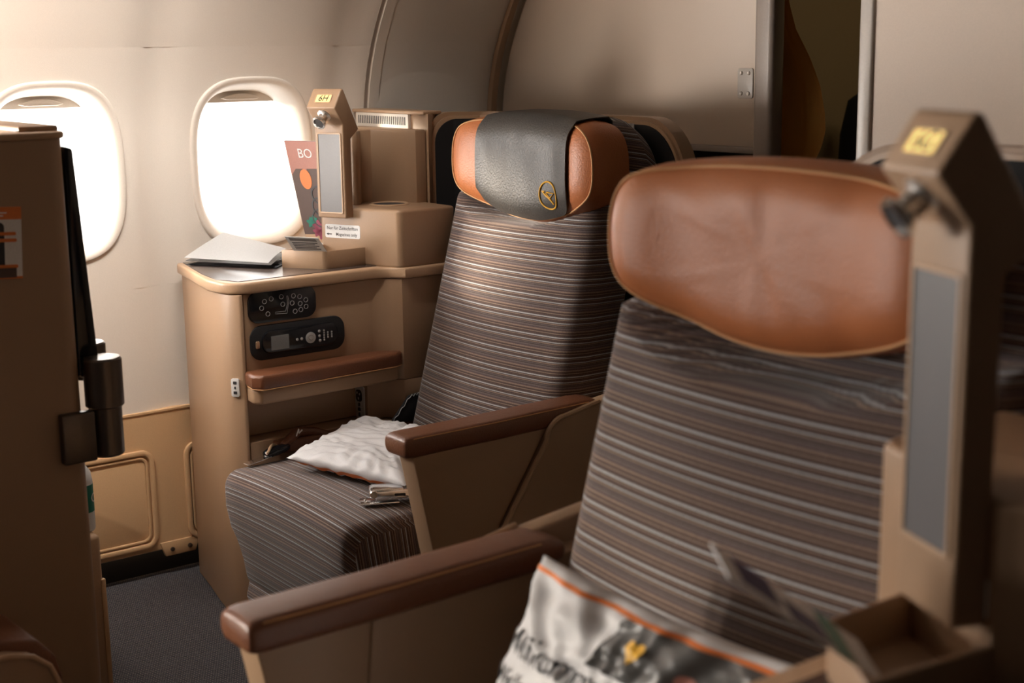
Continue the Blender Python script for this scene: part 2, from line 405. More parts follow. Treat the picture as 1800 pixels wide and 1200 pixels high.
# ------------------------------------------------------------------ partition in front of the window seat (left of the picture)
def partition():
    Y0 = 2.40
    t = thing('suite_partition', (.55, 2.8, 0), 'tall tan shell at the left with an orange sticker and a bronze hinge', 'partition')
    pts = [(.20, Y0), (.835, Y0)] + [(.835 + .03 * math.sin(a), Y0 + .03 - .03 * math.cos(a)) for a in [math.pi / 2 * i / 6 for i in range(1, 7)]] + [(.865, 2.93), (.80, 2.93), (.80, Y0 + .06), (.20, Y0 + .06)]
    obj('shell', zprism(pts, 0, 1.222, .004, 2, 40), 'tan', t)
    pc = [(.20, Y0 - .004), (.84, Y0 - .004)] + [(.84 + .03 * math.sin(a), Y0 + .026 - .03 * math.cos(a)) for a in [math.pi / 2 * i / 6 for i in range(1, 7)]] + [(.870, 2.935), (.795, 2.935), (.795, Y0 + .065), (.20, Y0 + .065)]
    obj('top_cap', zprism(pc, 1.220, 1.232, .004, 2, 40), 'tanrim', t)
    obj('top_ledge', box((.80, Y0 + .04, 1.231), (.868, 2.85, 1.241), .003, 2), 'tanrim', t)
    # monitor edge beyond the aft side
    sc = prism([(.872, 1.205), (.887, 1.200), (.908, .80), (.890, .79), (.868, .80)], lambda p: V((p[0], Y0 + .03, p[1])), lambda p: V((p[0], Y0 + .43, p[1])), .003, 2)
    obj('monitor', sc, 'black', t)
    obj('monitor_glass', prism([(.885, 1.185), (.8885, 1.185), (.9075, .83), (.904, .83)], lambda p: V((p[0], Y0 + .05, p[1])), lambda p: V((p[0], Y0 + .41, p[1]))), 'screen', t)
    # unseen block added behind the shell to keep window light off the cushion
    obj('light_block', box((-.60, 2.98, 0), (.80, 3.40, .95), .02, 3), 'tan', t)
    # hinge
    h = obj('hinge', join(box((.815, Y0 - .018, .655), (.875, Y0 + .004, .745), .004, 2), lathe((.905, Y0 + .012, .655), (0, 0, 1), [(.026, 0), (.029, .004), (.029, .09)], 32)), 'bronze', t)
    obj('hinge_barrel', lathe((.905, Y0 + .012, .744), (0, 0, 1), [(.031, 0), (.034, .003), (.034, .086), (.031, .090), (.0, .0905)], 36), 'bronze', h)
    obj('hinge_arm', lathe((.915, Y0 + .10, .78), (0, 0, 1), [(.030, 0), (.030, .063), (.027, .066), (0, .0665)], 32), 'bronze', t)
    # sticker with an orange heading and a phone drawing (its edges run slightly out of true)
    ax = V((1, 0, -.055)).normalized(); up = V((.055, 0, 1)).normalized(); c = V((.702, Y0 - .0008, 1.055))
    st = obj('sticker', plate(c, ax, up, .15, .120, .001, .0006), 'paper', t)
    def dec(name, x, y, w_, h_, r, m, lift): obj(name, plate(c + ax * x + up * y, ax, up, w_, h_, r, lift, back=-.0004), m, st)
    dec('sticker_heading', 0, .0495, .15, .021, .0005, 'orange', .0010)
    for k, (wd, yy) in enumerate(((.055, .055), (.078, .050), (.072, .045))): dec('heading_line', .012 - (.078 - wd) / 2, yy, wd, .0022, .001, 'paper', .0014)
    dec('phone_drawing', .005, -.012, .082, .092, .008, 'ink', .0010)
    for yy, wd in ((.015, .125), (.004, .127), (-.040, .130)): dec('phone_bar', .003 - .0, yy, wd, .0058, .0028, 'orange', .0014)
    dec('sticker_badge', .048, -.0505, .034, .017, .0005, 'brownprint', .0014)
    dec('sticker_footer', 0, -.0590, .15, .004, .0005, 'orange', .0012)
    obj('footwell', box((.866, 2.735, 0), (.996, 3.20, .395), .008, 3), 'tanrim', t)
    obj('footwell_strip', box((.990, 2.733, .02), (1.001, 2.745, .30), .003, 2), 'dado', t)
    return t
partition()
def bottle():
    t = thing('plastic_bottle', (.978, 2.785, .395), 'white plastic bottle with a green label peeking past the tall partition', 'bottle')
    c = (.978, 2.785, .396)
    obj('body', lathe(c, (0, 0, 1), [(.024, 0), (.027, .004), (.027, .105), (.024, .125), (.014, .14)], 28), 'white', t)
    obj('cap', lathe((c[0], c[1], c[2] + .138), (0, 0, 1), [(.015, 0), (.015, .014), (.013, .016)], 24), 'white', t)
    l = obj('label_wrap', lathe((c[0], c[1], c[2] + .042), (0, 0, 1), [(.0274, 0), (.0274, .058)], 28), 'green', t, label='green bottle label')
    obj('label_letter', text_bm('O', .028, lambda x, y: V((c[0] + .0279 * math.sin(x / .0279 + .95), c[1] - .0279 * math.cos(x / .0279 + .95), c[2] + .070 + y))), 'white', l)
bottle()
def front_armrest():
    t = thing('armrest', (.45, 2.2, 0), 'brown leather armrest with a rounded tan side panel at the bottom left corner', 'armrest')
    pts = [(.15, .05), (.15, .445), (.56, .470), (.600, .468), (.635, .458), (.660, .436), (.674, .40), (.684, .30), (.70, .05)]
    obj('side_panel', prism(pts, lambda p: V((p[0], 2.07, p[1])), lambda p: V((p[0], 2.10, p[1])), .004, 3, 60), 'tan', t)
    edge = pts[1:-1]
    obj('panel_edge', tube([V((p[0], 2.071, p[1])) for p in edge], .005, 10), 'tanrim', t)
    q = [(.12, .10), (.12, .462), (.60, .482), (.655, .470), (.682, .435), (.690, .40), (.69, .10)]
    obj('arm_pad', prism(q, lambda p: V((p[0] - .0, 2.101, p[1])), lambda p: V((p[0] - .012, 2.245, p[1] + .004)), .008, 3, 30), 'pad', t)
front_armrest()

# ------------------------------------------------------------------ suites
class Frame:
    """local frame of a seat: u aft, v towards its console, z up; m mirrors v"""
    def __init__(s, x, y, m): s.x, s.y, s.m = x, y, m
    def __call__(s, u, v, z): return V((s.x + u, s.y + s.m * v, z))
    def w(s, X, Y, z):       # window-suite world coordinates -> this frame
        return s(X - 2.05, Y - 2.66, z)
    def d(s, x, y, z=0): return V((x, s.m * y, z))
FW = Frame(2.05, 2.66, 1)      # window suite
FG = Frame(1.25, 1.115, -1)    # nearer suite across the aisle

def poly_interp(pts, x):
    for (a, b), (c, d) in zip(pts, pts[1:]):
        if a <= x <= c: return b + (d - b) * (x - a) / (c - a)
    return pts[0][1] if x < pts[0][0] else pts[-1][1]

# --- headrest surface (shared with its cover)
HR_C = (0.0, 1.095)
_top = [(0, .113), (.08, .111), (.15, .106), (.205, .100), (.242, .084), (.262, .050), (.267, .005)]
_bot = [(.267, .005), (.263, -.034), (.243, -.062), (.19, -.086), (.13, -.104), (.07, -.118), (0, -.123)]
def hr_outline():
    p = _top + _bot[1:]
    full = p + [(-a, b) for a, b in p[-2:0:-1]]
    # round it off by two passes of corner cutting
    for _ in range(2):
        q = []
        for i in range(len(full)):
            a = full[i]; b = full[(i + 1) % len(full)]
            q += [(a[0] * .75 + b[0] * .25, a[1] * .75 + b[1] * .25), (a[0] * .25 + b[0] * .75, a[1] * .25 + b[1] * .75)]
        full = q
    return full
HRO = hr_outline()
_HRA = sorted((math.atan2(b, a), math.hypot(a, b)) for a, b in HRO)
_HRA = [(_HRA[-1][0] - 2 * math.pi, _HRA[-1][1])] + _HRA + [(_HRA[0][0] + 2 * math.pi, _HRA[0][1])]
def hr_r(v, z):
    a = math.atan2(z, v); return math.hypot(v, z) / poly_interp(_HRA, a)
def hr_u(v, z, amp=1.0):
    """u of the headrest front at local v, z about its centre"""
    r = min(hr_r(v, z), 1.0)
    crease = .0016 * noise.noise(V((v * 30, z * 6, 3.3))) + .0022 * noise.noise(V((v * 14 + z * 9, z * 5, 1.3)))
    return -.058 - .030 * smooth01((abs(v) - .12) / .12) + .030 * r ** 7 + amp * crease * (1 - r ** 4)
def headrest(F, parent, dz=0, kv=1, sv=0, cr=1, kz=1):
    F_ = F; HR_C = (0, 1.095 + dz); F = lambda u, v, z: F_(u, v * kv + sv, HR_C[1] + (z - HR_C[1]) * kz)
    bm = NB(); fr = [0, .12, .25, .4, .55, .68, .79, .88, .94, .975, 1.0]; rings = []
    n = len(HRO)
    for f in fr[1:]:
        rings.append([bm.verts.new(F(hr_u(a * f, b * f, cr), a * f, HR_C[1] + b * f)) for a, b in HRO])
    c = bm.verts.new(F(hr_u(0, 0, cr), 0, HR_C[1]))
    for k in range(n): bm.faces.new((c, rings[0][k], rings[0][(k + 1) % n]))
    for f, u in ((1.04, -.014), (1.07, .004), (1.08, .020), (1.03, .036), (.85, .042), (.4, .042)):
        rings.append([bm.verts.new(F(u - .03 * smooth01((abs(a) - .12) / .12) * (1 if u < .03 else 0), a * (min(f, 1.02) if f > 1 else f), HR_C[1] + b * f)) for a, b in HRO])
    for A, B in zip(rings, rings[1:]):
        for k in range(n): bm.faces.new((A[k], A[(k + 1) % n], B[(k + 1) % n], B[k]))
    bm.faces.new(rings[-1])
    h = obj('headrest', bm, 'leather', parent, 60, 'orange leather headrest')
    o = obj('headrest_seam', tube([F(hr_u(a * .985, b * .985) - .0015, a * .99, HR_C[1] + b * .99) for a, b in HRO], .0022, 6, True), 'stitch', h)
    return h

def uvset(bm, fn):
    l = bm.loops.layers.uv.new('stripe')
    for f in bm.faces:
        for lp in f.loops: lp[l].uv = fn(lp.vert.co, f)
def backrest(F, parent, hz=0, bw=.285, hsv=0):
    """padded striped back: cushion below, recessed shoulder behind the headrest"""
    bm = NB(); W = bw; R = .05; Z0, Z1 = .40, 1.205; NZ = 96; rings = []; meta = {}
    def zedge(v): return .952 + .074 * (min(abs(v), W) / W) ** 2
    zs = [Z0 + (Z1 - Z0) * (i / NZ) for i in range(NZ + 1)]
    NV = 44
    Z1 -= hz
    for z in zs:
        shr = 0
        if z > 1.07: q = (z - 1.07) / (Z1 - 1.07); shr = .11 * (1 - math.sqrt(max(0, 1 - q * q)))
        wd = W - shr * 1.35
        rec = -.27 * (1.05 - z) * (1 if z > .62 else 1) ; rec = max(rec, -.155 - .05 * (.62 - z) if z < .62 else -9)
        ring = []
        for i in range(NV + 1):
            v = -wd + 2 * wd * i / NV; q = abs(v) - (wd - R)
            side = R * (1 - math.sqrt(max(0, 1 - (q / R) ** 2))) if q > 0 else 0
            uf = rec - .034 * (1 - (v / wd) ** 2) - .004 + side
            ub = .055 + side * .8 + shr * .25
            t = smooth01((z - zedge(v)) / .018)
            ring.append((uf + (ub - uf) * t if ub > uf else uf, v, t))
        back = max(.140 - .20 * (1.1 - z), .02) if z < 1.1 else .140 - shr * .3
        ring += [(back - .02, wd, 0), (back, wd - .02, 0), (back, 0, 0), (back, -wd + .02, 0), (back - .02, -wd, 0)]
        vs = []
        for k, (u, v, t) in enumerate(ring):
            vt = bm.verts.new(F(u, v + hsv * .8 * smooth01((z - 1.0) / .07), z)); vs.append(vt); meta[vt] = (u, v, z, t, k)
        rings.append(vs)
    n = len(rings[0])
    for A, B in zip(rings, rings[1:]):
        for k in range(n): bm.faces.new((A[k], A[(k + 1) % n], B[(k + 1) % n], B[k]))
    bm.faces.new(rings[0]); bm.faces.new(rings[-1])
    l = bm.loops.layers.uv.new('stripe')
    for f in bm.faces:
        zz = sum(meta[v][2] for v in f.verts) / len(f.verts); tt = sum(meta[v][3] for v in f.verts) / len(f.verts)
        isback = all(meta[v][4] > NV - 3 or meta[v][4] < 3 for v in f.verts)
        for lp in f.loops:
            u, v, z, t, k = meta[lp.vert]
            q = 1 if (k > NV and z > 1.03) else t
            lp[l].uv = (v, z * 1.04 + (.3 if k > NV else .2) * (u + .05) * q)
    obj('backrest', bm, 'fabric', parent, 70)
def cushion(F, parent):
    """seat pan with a rounded nose; stripes run across the front and down the aisle side"""
    prof = [(-.12, .405), (-.60, .405)]
    prof += [(-.632 - .034 * math.sin(a), .367 + .038 * math.cos(a)) for a in [math.pi * .5 * i / 8 for i in range(0, 9)]]
    prof += [(-.666, .325), (-.656, .27), (-.640, .22), (-.628, .17), (-.622, .13), (-.60, .115), (-.12, .115)]
    v0, v1 = -.245, .325; bm = NB(); rings = []; s = [0]
    for a, b in zip(prof, prof[1:]): s.append(s[-1] + math.hypot(b[0] - a[0], b[1] - a[1]))
    stations = [(v0, .026), (v0 + .003, .012), (v0 + .010, .004), (v0 + .022, 0)] + [(v0 + .022 + (v1 - v0 - .044) * i / 8, 0) for i in range(1, 8)] + [(v1 - .03, 0), (v1 - .014, .005), (v1 - .005, .014), (v1, .03)]
    cu, cz = -.36, .26; meta = {}
    for v, ins in stations:
        rg = []
        for i, (u, z) in enumerate(prof):
            du = u - cu; dz = z - cz; k = 1
            uu = u + (ins if u < cu else -ins); zz = z - ins if z > cz else z + ins
            crown = .010 * (1 - ((v - .03) / .275) ** 2) if z > .3 else 0
            vt = bm.verts.new(F(uu, v, zz + crown)); rg.append(vt); meta[vt] = (u, v, z, s[i])
        rings.append(rg)
    n = len(prof); sides = []
    for A, B in zip(rings, rings[1:]):
        for k in range(n): bm.faces.new((A[k], A[(k + 1) % n], B[(k + 1) % n], B[k]))
    e0 = bm.faces.new(rings[0]); e1 = bm.faces.new(rings[-1])
    l = bm.loops.layers.uv.new('stripe')
    for f in bm.faces:
        side = f in (e0, e1)
        for lp in f.loops:
            u, v, z, ss = meta[lp.vert]
            lp[l].uv = (z, u + .12 * z) if side else (v, ss)
    o = obj('seat_cushion', bm, 'fabric', parent, 50)
    sm = tube([F(u, v0 - .0005, z) for u, z in [(-.652, .375), (-.664, .33), (-.655, .27), (-.640, .22), (-.628, .17)]], .003, 6)
    # leg rest folded below the nose
    lr = prism([(-.615, .150), (-.632, .09), (-.60, .02), (-.53, .02), (-.52, .150)], lambda p: F(p[0], -.20, p[1]), lambda p: F(p[0], .298, p[1]), .012, 3)
    uvset(lr, lambda c, f: (c.y, c.z))
    r = obj('leg_rest', lr, 'fabric', parent)
    obj('seat_base', join(prism([(-.50, 0), (-.50, .12), (.10, .12), (.10, 0)], lambda p: F(p[0], -.22, p[1]), lambda p: F(p[0], .28, p[1])), prism([(-.16, .1), (-.16, .41), (.04, .41), (.06, .1)], lambda p: F(p[0], -.26, p[1]), lambda p: F(p[0], .28, p[1]))), 'blackmat', parent)
    return o
def arm(F, parent, dz, du=0, tip=.025):
    F0 = F; F = lambda u, v, z: F0(u + du + tip * max(0, min(1, (-.30 - u) / .32)), v, z)
    P0, P1 = -.412, -.352
    def pan(pts, va, vb, b): return prism(pts, lambda p: F(p[0], va, p[1]), lambda p: F(p[0], vb, p[1]), b, 3, 40)
    body = [(-.622, .580 + dz), (-.612, .54 + dz), (-.590, .44 + dz), (-.572, .355 + dz), (-.515, .10), (-.435, .10), (-.435, .345 + dz), (-.262, .585 + dz), (-.262, .592 + dz)]
    obj('arm_panel', pan(body, P0 + .006, P1, .003), 'tan', parent)
    rear = [(-.431, .10), (-.431, .345 + dz), (-.272, .560 + dz)] + [(-.272 + .052 * (1 - math.cos(a)), .560 + dz + .046 * math.sin(a)) for a in [math.pi / 2 * i / 8 for i in range(1, 9)]] + [(-.13, .622 + dz), (.04, .640 + dz), (.10, .62 + dz), (.12, .10)]
    r = obj('arm_rear_panel', pan(rear, P0 - .006, P0 + .030, .005), 'tan', parent)
    obj('arm_inner_panel', pan([(-.50, .10), (-.43, .58 + dz), (.06, .60 + dz), (.06, .10)], P1 - .03, P1 + .004, .003), 'tan', parent)
    obj('panel_lip', tube([F(u, P0 - .004, z) for u, z in rear[1:-3]], .006, 8), 'tanrim', r)
    # leather pad, rounded nose
    top = .622 + dz
    sec = rrect(.082, .044, .014, 4); st = [(-.640, .55), (-.638, .80), (-.632, .94), (-.620, 1), (-.4, 1), (-.2, 1), (-.16, .98), (-.13, .9), (-.112, .72), (-.108, .5)]
    bm = NB(); rings = []
    for u, k in st:
        rings.append([bm.verts.new(F(u, (P0 + P1) / 2 + .012 + a * (k * .25 + .75), top - .022 + .014 * max(0, (u + .40)) + b * k)) for a, b in sec])
    for A, B in zip(rings, rings[1:]):
        n = len(A)
        for k in range(n): bm.faces.new((A[k], A[(k + 1) % n], B[(k + 1) % n], B[k]))
    bm.faces.new(rings[0]); bm.faces.new(rings[-1])
    p = obj('arm_pad', bm, 'pad', parent, 60, 'brown leather arm pad')
    for sv in (-.037, .037):
        obj('pad_seam', tube([F(u, (P0 + P1) / 2 + .012 + sv, top - .005 + .014 * max(0, (u + .40)) + .001) for u in (-.62, -.5, -.4, -.3, -.2, -.15)], .0012, 5), 'stitch', p)
def seat(F, label, dz, hz=0.0, du=0, tip=.025, hk=1.0, bw=.282, hsv=-.055, cr=1.0, kz=1.0):
    t = thing('airline_seat', F(-.3, 0, 0), label, 'seat', None)
    backrest(F, t, hz, bw, hsv); headrest(F, t, hz, hk, hsv, cr, kz); cushion(F, t); arm(F, t, dz, du, tip)
    return t
seat(FW, 'striped window seat wearing a dark grey headrest cover, farther from the camera', 0)
seat(FG, 'large striped seat in the foreground with a bare orange leather headrest', .075, .022, .036, .05, .955, .312, 0, 2.6, .91)

def shell(F, path, zmin, ztop, rad, label, left_round=0):
    """curved privacy shell behind a seat: tan rim outside, dark liner inside"""
    t = thing('seat_shell', F(*path[len(path) // 2], 0), label, 'shell')
    d = [0]
    for a, b in zip(path, path[1:]): d.append(d[-1] + math.hypot(b[0] - a[0], b[1] - a[1]))
    Ltot = d[-1]
    def at(s):
        for i in range(len(path) - 1):
            if s <= d[i + 1] + 1e-9:
                k = (s - d[i]) / (d[i + 1] - d[i]); a, b = path[i], path[i + 1]
                n = V((-(b[1] - a[1]), b[0] - a[0], 0)).normalized(); return (a[0] + (b[0] - a[0]) * k, a[1] + (b[1] - a[1]) * k), n
        return path[-1], V((0, 0, 0))
    def zt(s, ins):
        e = Ltot - ins; r = rad - ins * .6; top = ztop - ins
        if s > e - r: q = (s - (e - r)) / r; return top - r * (1 - math.sqrt(max(0, 1 - q * q)))
        e2 = ins; r2 = left_round
        if r2 and s < e2 + r2: q = (e2 + r2 - s) / r2; return top - r2 * (1 - math.sqrt(max(0, 1 - q * q)))
        return top
    def sheet(name, m, ins, f0, f1, zm, par, b=0):
        bm = NB(); a, e = ins, Ltot - ins; ss = sorted(set([a + (e - a) * i / 30 for i in range(31)] + [e - rad * (1 - math.sin(math.pi / 2 * i / 12)) for i in range(13)] + [a + (left_round or .01) * (1 - math.cos(math.pi / 2 * i / 8)) for i in range(9)] + [x for x in d if a < x < e]))
        cols = []
        for s in ss:
            (u, v), n = at(min(max(s, 0), Ltot)); z1 = zt(s, ins)
            if z1 < zm: z1 = zm + .001
            cols.append([bm.verts.new(F(u + n.x * f, v + n.y * f, z)) for f, z in ((f0, zm), (f0, (zm + z1) / 2), (f0, z1), (f1, z1), (f1, (zm + z1) / 2), (f1, zm))])
        for A, B in zip(cols, cols[1:]):
            for k in range(6): bm.faces.new((A[k], A[(k + 1) % 6], B[(k + 1) % 6], B[k]))
        bm.faces.new(cols[0]); bm.faces.new(cols[-1]); return obj(name, bm, m, par, 40)
    sheet('outer_shell', 'tan', 0, 0, .035, zmin, t)
    sheet('inner_rim', 'tanrim', .009, -.006, .004, zmin, t)
    sheet('liner', 'blackmat', .017, -.010, 0, zmin, t)
    rim = []
    for i in range(41):
        s = Ltot * i / 40; (u, v), n = at(s); rim.append(F(u + n.x * .016, v + n.y * .016, zt(min(s, Ltot - .002), 0)))
    return t
# path listed from the console side to the aisle side
shell(FW, [(.012, .425), (.075, .405), (.135, .365), (.165, .28), (.175, .10), (.178, -.15), (.165, -.28), (.152, -.385)], .42, 1.205, .15, 'tan shell with a dark liner curving behind the window seat', .06)
pl_ = thing('placard', FW(.16, -.17, 1.155), 'small white card standing on the shell behind the covered headrest', 'card')
obj('card_face', plate(FW(.160, -.172, 1.172), (0, -1, 0), (0, 0, 1), .062, .036, .003, .0008), 'paper', pl_)
shell(FG, [(.33, .50), (.38, .40), (.40, .2), (.40, 0), (.395, -.15), (.385, -.30)], .42, 1.222, .16, 'tan rimmed shell with dark liner rising behind the foreground headrest', .03)

# ------------------------------------------------------------------ side consoles
T_DIR = V((-.39, .92, 0)).normalized(); N_DIR = V((-.92, -.39, 0)).normalized()
def console(F, label, seatno, rich=True, post_up=0.0, blk_in=0.0):
    t = thing('side_console', F.w(1.85, 3.15, 0), label, 'console')
    m = F.m; yi = lambda y: y + blk_in * .75 * max(0, min(1, (3.06 - y) / .03)); P = lambda pts: [(F.w(x, y, 0).x, F.w(x, yi(y), 0).y) for x, y in pts]; P0 = lambda pts: [(F.w(x, y, 0).x, F.w(x, y, 0).y) for x, y in pts]
    def dirw(v): return V((v[0], m * v[1], v[2]))
    face = 2.995
    full = [(1.462, face), (1.82, face), (1.846, 2.988), (1.864, 2.968), (1.882, 2.948), (2.03, 2.945), (2.03, 3.40), (1.502, 3.40), (1.480, 3.29), (1.455, 3.18), (1.440, 3.10), (1.438, 3.05), (1.444, 3.015)]
    colp = [(1.462, face - .003), (1.470, face - .003), (1.474, 3.20), (1.53, 3.40)] + full[7:]
    tail = [(1.53, 3.40), (1.474, 3.20)]
    body = [(1.4715, face)] + full[1:7] + tail
    mid = [(1.4715, 3.05), (1.795, 3.05), (1.800, face), (1.82, face)] + full[2:7] + tail
    b = zprism(P(body), 0, .449, .004, 2, 50)
    join(b, zprism(P(mid), .451, .552, .003, 2, 50)); join(b, zprism(P(body), .552, .808, .004, 2, 50))
    obj('console_body', b, 'tan', t)
    obj('console_column', zprism(P(colp), 0, .808, .003, 2, 50), 'tan', t)
    def off(pts, k, c=(1.75, 3.2)): return [(x + k * (-1 if x < 1.5 else 0), y - (k if y < 3.1 else 0)) for x, y in pts]
    top = [(1.470, 2.990), (1.485, 2.984), (1.825, 2.984), (1.850, 2.977), (1.868, 2.957), (1.886, 2.937), (2.03, 2.934), (2.03, 3.41), (1.494, 3.41), (1.470, 3.29), (1.445, 3.18), (1.430, 3.10), (1.431, 3.045), (1.444, 3.010)]
    wt = obj('worktop', zprism(P(top), .809, .836, .006, 3, 50), 'tanrim', t)
    surf = [(1.470, 3.012), (1.85, 3.012), (1.86, 3.40), (1.507, 3.40), (1.482, 3.29), (1.457, 3.18), (1.446, 3.08)]
    obj('worktop_surface', zprism(P(surf), .835, .8375, .001, 1, 50), 'walnut', wt)
    # leather arm pad and the ledge that carries it
    padp = [(1.466, face + .004), (1.459, 2.945), (1.474, 2.920), (1.85, 2.935), (1.878, 2.948), (1.885, face - .03), (1.83, face + .004)]
    led = [(1.470, face + .004), (1.464, 2.955), (1.478, 2.935), (1.84, 2.945), (1.87, 2.956), (1.875, face - .025), (1.83, face + .004)]
    obj('arm_ledge', zprism(P(led), .552, .590, .008, 3, 40), 'tan', t)
    pd = obj('arm_pad', zprism(P(padp), .589, .626, .011, 4, 40), 'pad', t, label='brown leather arm pad')
    sm = [F.w(x, y, .6235) for x, y in ((1.470, 2.990), (1.466, 2.948), (1.480, 2.930), (1.85, 2.943), (1.872, 2.955))]
    obj('pad_seam', tube(sm, .0012, 5), 'stitch', pd)
    sm = [F.w(x, y, .5915) for x, y in ((1.468, 2.990), (1.460, 2.946), (1.475, 2.921), (1.85, 2.936), (1.876, 2.949))]
    obj('pad_seam', tube(sm, .0012, 5), 'stitch', pd)
    obj('lower_pad', zprism(P([(1.53, face + .002), (1.535, 2.975), (1.87, 2.935), (1.98, 2.944), (1.98, 2.952), (1.88, 2.952), (1.83, face + .002)]), .415, .446, .008, 3, 40), 'pad', t)
    # panels on the seat side
    N = V((0, -m, 0)); R = V((m, 0, 0)) ; U = V((0, 0, 1))
    R = U.cross(N) * 1  # right as read by someone facing the panel
    sg = 1 if R.x > 0 else -1
    def onf(x, z): return F.w(x, face, z)
    c1 = onf(1.572, .774)
    cp = obj('seat_control_panel', plate(c1, R, U, .181, .077, .026, .006, .003), 'black', t, label='black panel of seat adjustment buttons')
    px0 = [(578, 232), (750, 218), (838, 228), (925, 275), (435, 262), (340, 302), (297, 398), (595, 340), (728, 322), (842, 330), (925, 372), (380, 480), (765, 442), (848, 418)]
    for cx, cy in px0:
        a = (cx - 597) / 957 * .180; bb = -(cy - (345 - .13 * (cx - 597))) / 430 * .0715
        bt = obj('control_button', frame_plate(c1 + R * a * 1 + U * bb + N * .006, R, U, .0115, .0115, .0057, .0010, .0009), 'silver', cp)
    def q(cx, cy): return c1 + R * ((cx - 597) / 957 * .180) + U * (-(cy - (345 - .13 * (cx - 597))) / 430 * .0715) + N * .0066
    obj('seat_diagram', tube([q(*p) for p in ((668, 215), (682, 290), (660, 400), (648, 470), (485, 480), (485, 455), (630, 440), (655, 350), (660, 290), (655, 215))], .0005, 5, True), 'silver', cp)
    c2 = onf(1.611, .688)
    rc = obj('handset_cradle', plate(c2, R, U, .256, .084, .030, .005, .003), 'blackmat', t, label='black handset cradle')
    hs = obj('handset', plate(c2 + R * .004, R, U, .206, .056, .024, .010, .004), 'black', rc)
    obj('handset_release', plate(c2 - R * .110 - U * .003, R, U, .010, .018, .003, .0085, .002), 'tan', rc)
    if rich:
        def h(cx, cy): return c2 + R * ((cx - 810) / 1330 * .256) + U * (-(cy - (825 - .1 * (cx - 810))) / 560 * .084) + N * .010
        obj('handset_screen', plate(h(534, 870), R, U, .047, .034, .001, .0012), 'screen', rc)
        obj('handset_wheel', lathe(h(962, 825), N, [(.0135, -.001), (.0135, .0016), (.0075, .0022), (.007, .0012), (.005, .0012), (.0045, .0028), (0, .003)], 28), 'silver', rc)
        for cx, cy in ((772, 843), (835, 835), (1088, 727), (1090, 805), (1095, 880)):
            obj('handset_button', lathe(h(cx, cy), N, [(.0034, -.001), (.0034, .0014), (.002, .002)], 14), 'silver', rc)
        for cx, cy, ln in ((1155, 795, 5), (1210, 790, 3), (1265, 785, 3)):
            for k in range(ln): obj('handset_key', plate(h(cx, cy) + U * ((k - (ln - 1) / 2) * .0058), R, U, .0036, .0046, .001, .0015), 'silver', rc)
        # power and data sockets in the recess, facing forward
        sp = obj('socket_panel', plate(F.w(1.7945, 3.022, .494), V((0, -m, 0)) if m > 0 else V((0, 1, 0)), U, .042, .084, .006, .0025, .001), 'silver', t, label='pale socket panel')
        cs = F.w(1.792, 3.022, .494); RR = V((0, -1, 0)); 
        obj('power_socket', plate(cs + U * .017, RR, U, .026, .030, .009, .0022), 'black', sp)
        for dy, dz in ((-.006, .024), (.006, .022), (.0, .010)): obj('socket_pin', plate(cs + RR * dy + U * dz, RR, U, .004, .006, .0015, .003), 'silver', sp)
        for dz, w_ in ((-.006, .007), (-.018, .010), (-.031, .007)): obj('data_port', plate(cs + U * dz, RR, U, w_, .009, .002, .0022), 'black', sp)
        # small white socket on the corner
        oc = F.w(1.4475, 3.008, .587); orr = V((.62, -.78, 0)).normalized()
        ol = obj('corner_outlet', plate(oc, orr, U, .021, .044, .005, .003, .001), 'white', t, label='small white outlet')
        for dz in (.012, -.012): obj('outlet_slot', plate(oc + U * dz, orr, U, .009, .007, .001, .0036), 'ink', ol)
        obj('outlet_slot', plate(oc, orr, U, .004, .006, .001, .0036), 'ink', ol)
    # open tray
    zt, zb = .882, .836; w_ = .006
    outer = [(1.655, 3.142), (1.717, 3.052), (1.725, 3.044), (1.736, 3.041), (1.872, 3.041), (1.81, 3.165)]
    cx, cy = sum(p[0] for p in outer) / 6, sum(p[1] for p in outer) / 6
    inner = [(x + (cx - x) * .085, y + (cy - y) * .085) for x, y in outer]
    bm = NB(); rows = [[bm.verts.new(F.w(x, y, z)) for x, y in pp] for pp, z in ((outer, zb), (outer, zt), (inner, zt), (inner, zb + .004))]
    for A, B in zip(rows, rows[1:]):
        for k in range(6): bm.faces.new((A[k], A[(k + 1) % 6], B[(k + 1) % 6], B[k]))
    bm.faces.new(rows[0]); bm.faces.new(rows[-1]); bmesh.ops.recalc_face_normals(bm, faces=bm.faces[:]); bev(bm, .002, 2, 60)
    obj('tray', bm, 'tan', t)
    # block behind the tray, with a cup holder on top
    bc = blk_in; blk = [(1.785, 3.16), (1.872 - bc * .4, 2.955 + bc), (1.880 - bc * .4, 2.946 + bc), (1.892 - bc * .4, 2.943 + bc), (2.045, 2.946 + bc), (2.045, 3.38), (1.90, 3.38), (1.835, 3.26)]
    bk = obj('cup_block', zprism(P0(blk), .834, .978 + bc * .6, .008, 3, 50), 'tan', t)
    obj('cup_ring', lathe(F.w(1.943, 3.092, .977), (0, 0, 1), [(.052, 0), (.052, .002), (.047, .0045), (.041, .002), (.041, -.0)], 40), 'tanrim', bk)
    obj('cup_hole', lathe(F.w(1.943, 3.092, .977), (0, 0, 1), [(.041, 0), (.041, .0012), (.001, .0012)], 40), 'darkgrey', bk)
    # alcove wall over the cup holder
    alc = [(1.862, 3.135), (1.874, 3.126), (1.886, 3.136), (1.896, 3.160), (1.915, 3.178), (1.945, 3.176), (1.972, 3.150), (1.990, 3.112), (2.004, 3.085), (2.015, 3.072), (2.045, 3.068), (2.045, 3.38), (1.94, 3.38)]
    obj('alcove', zprism(P0(alc), .974, 1.164, .005, 2, 60), 'tan', t)
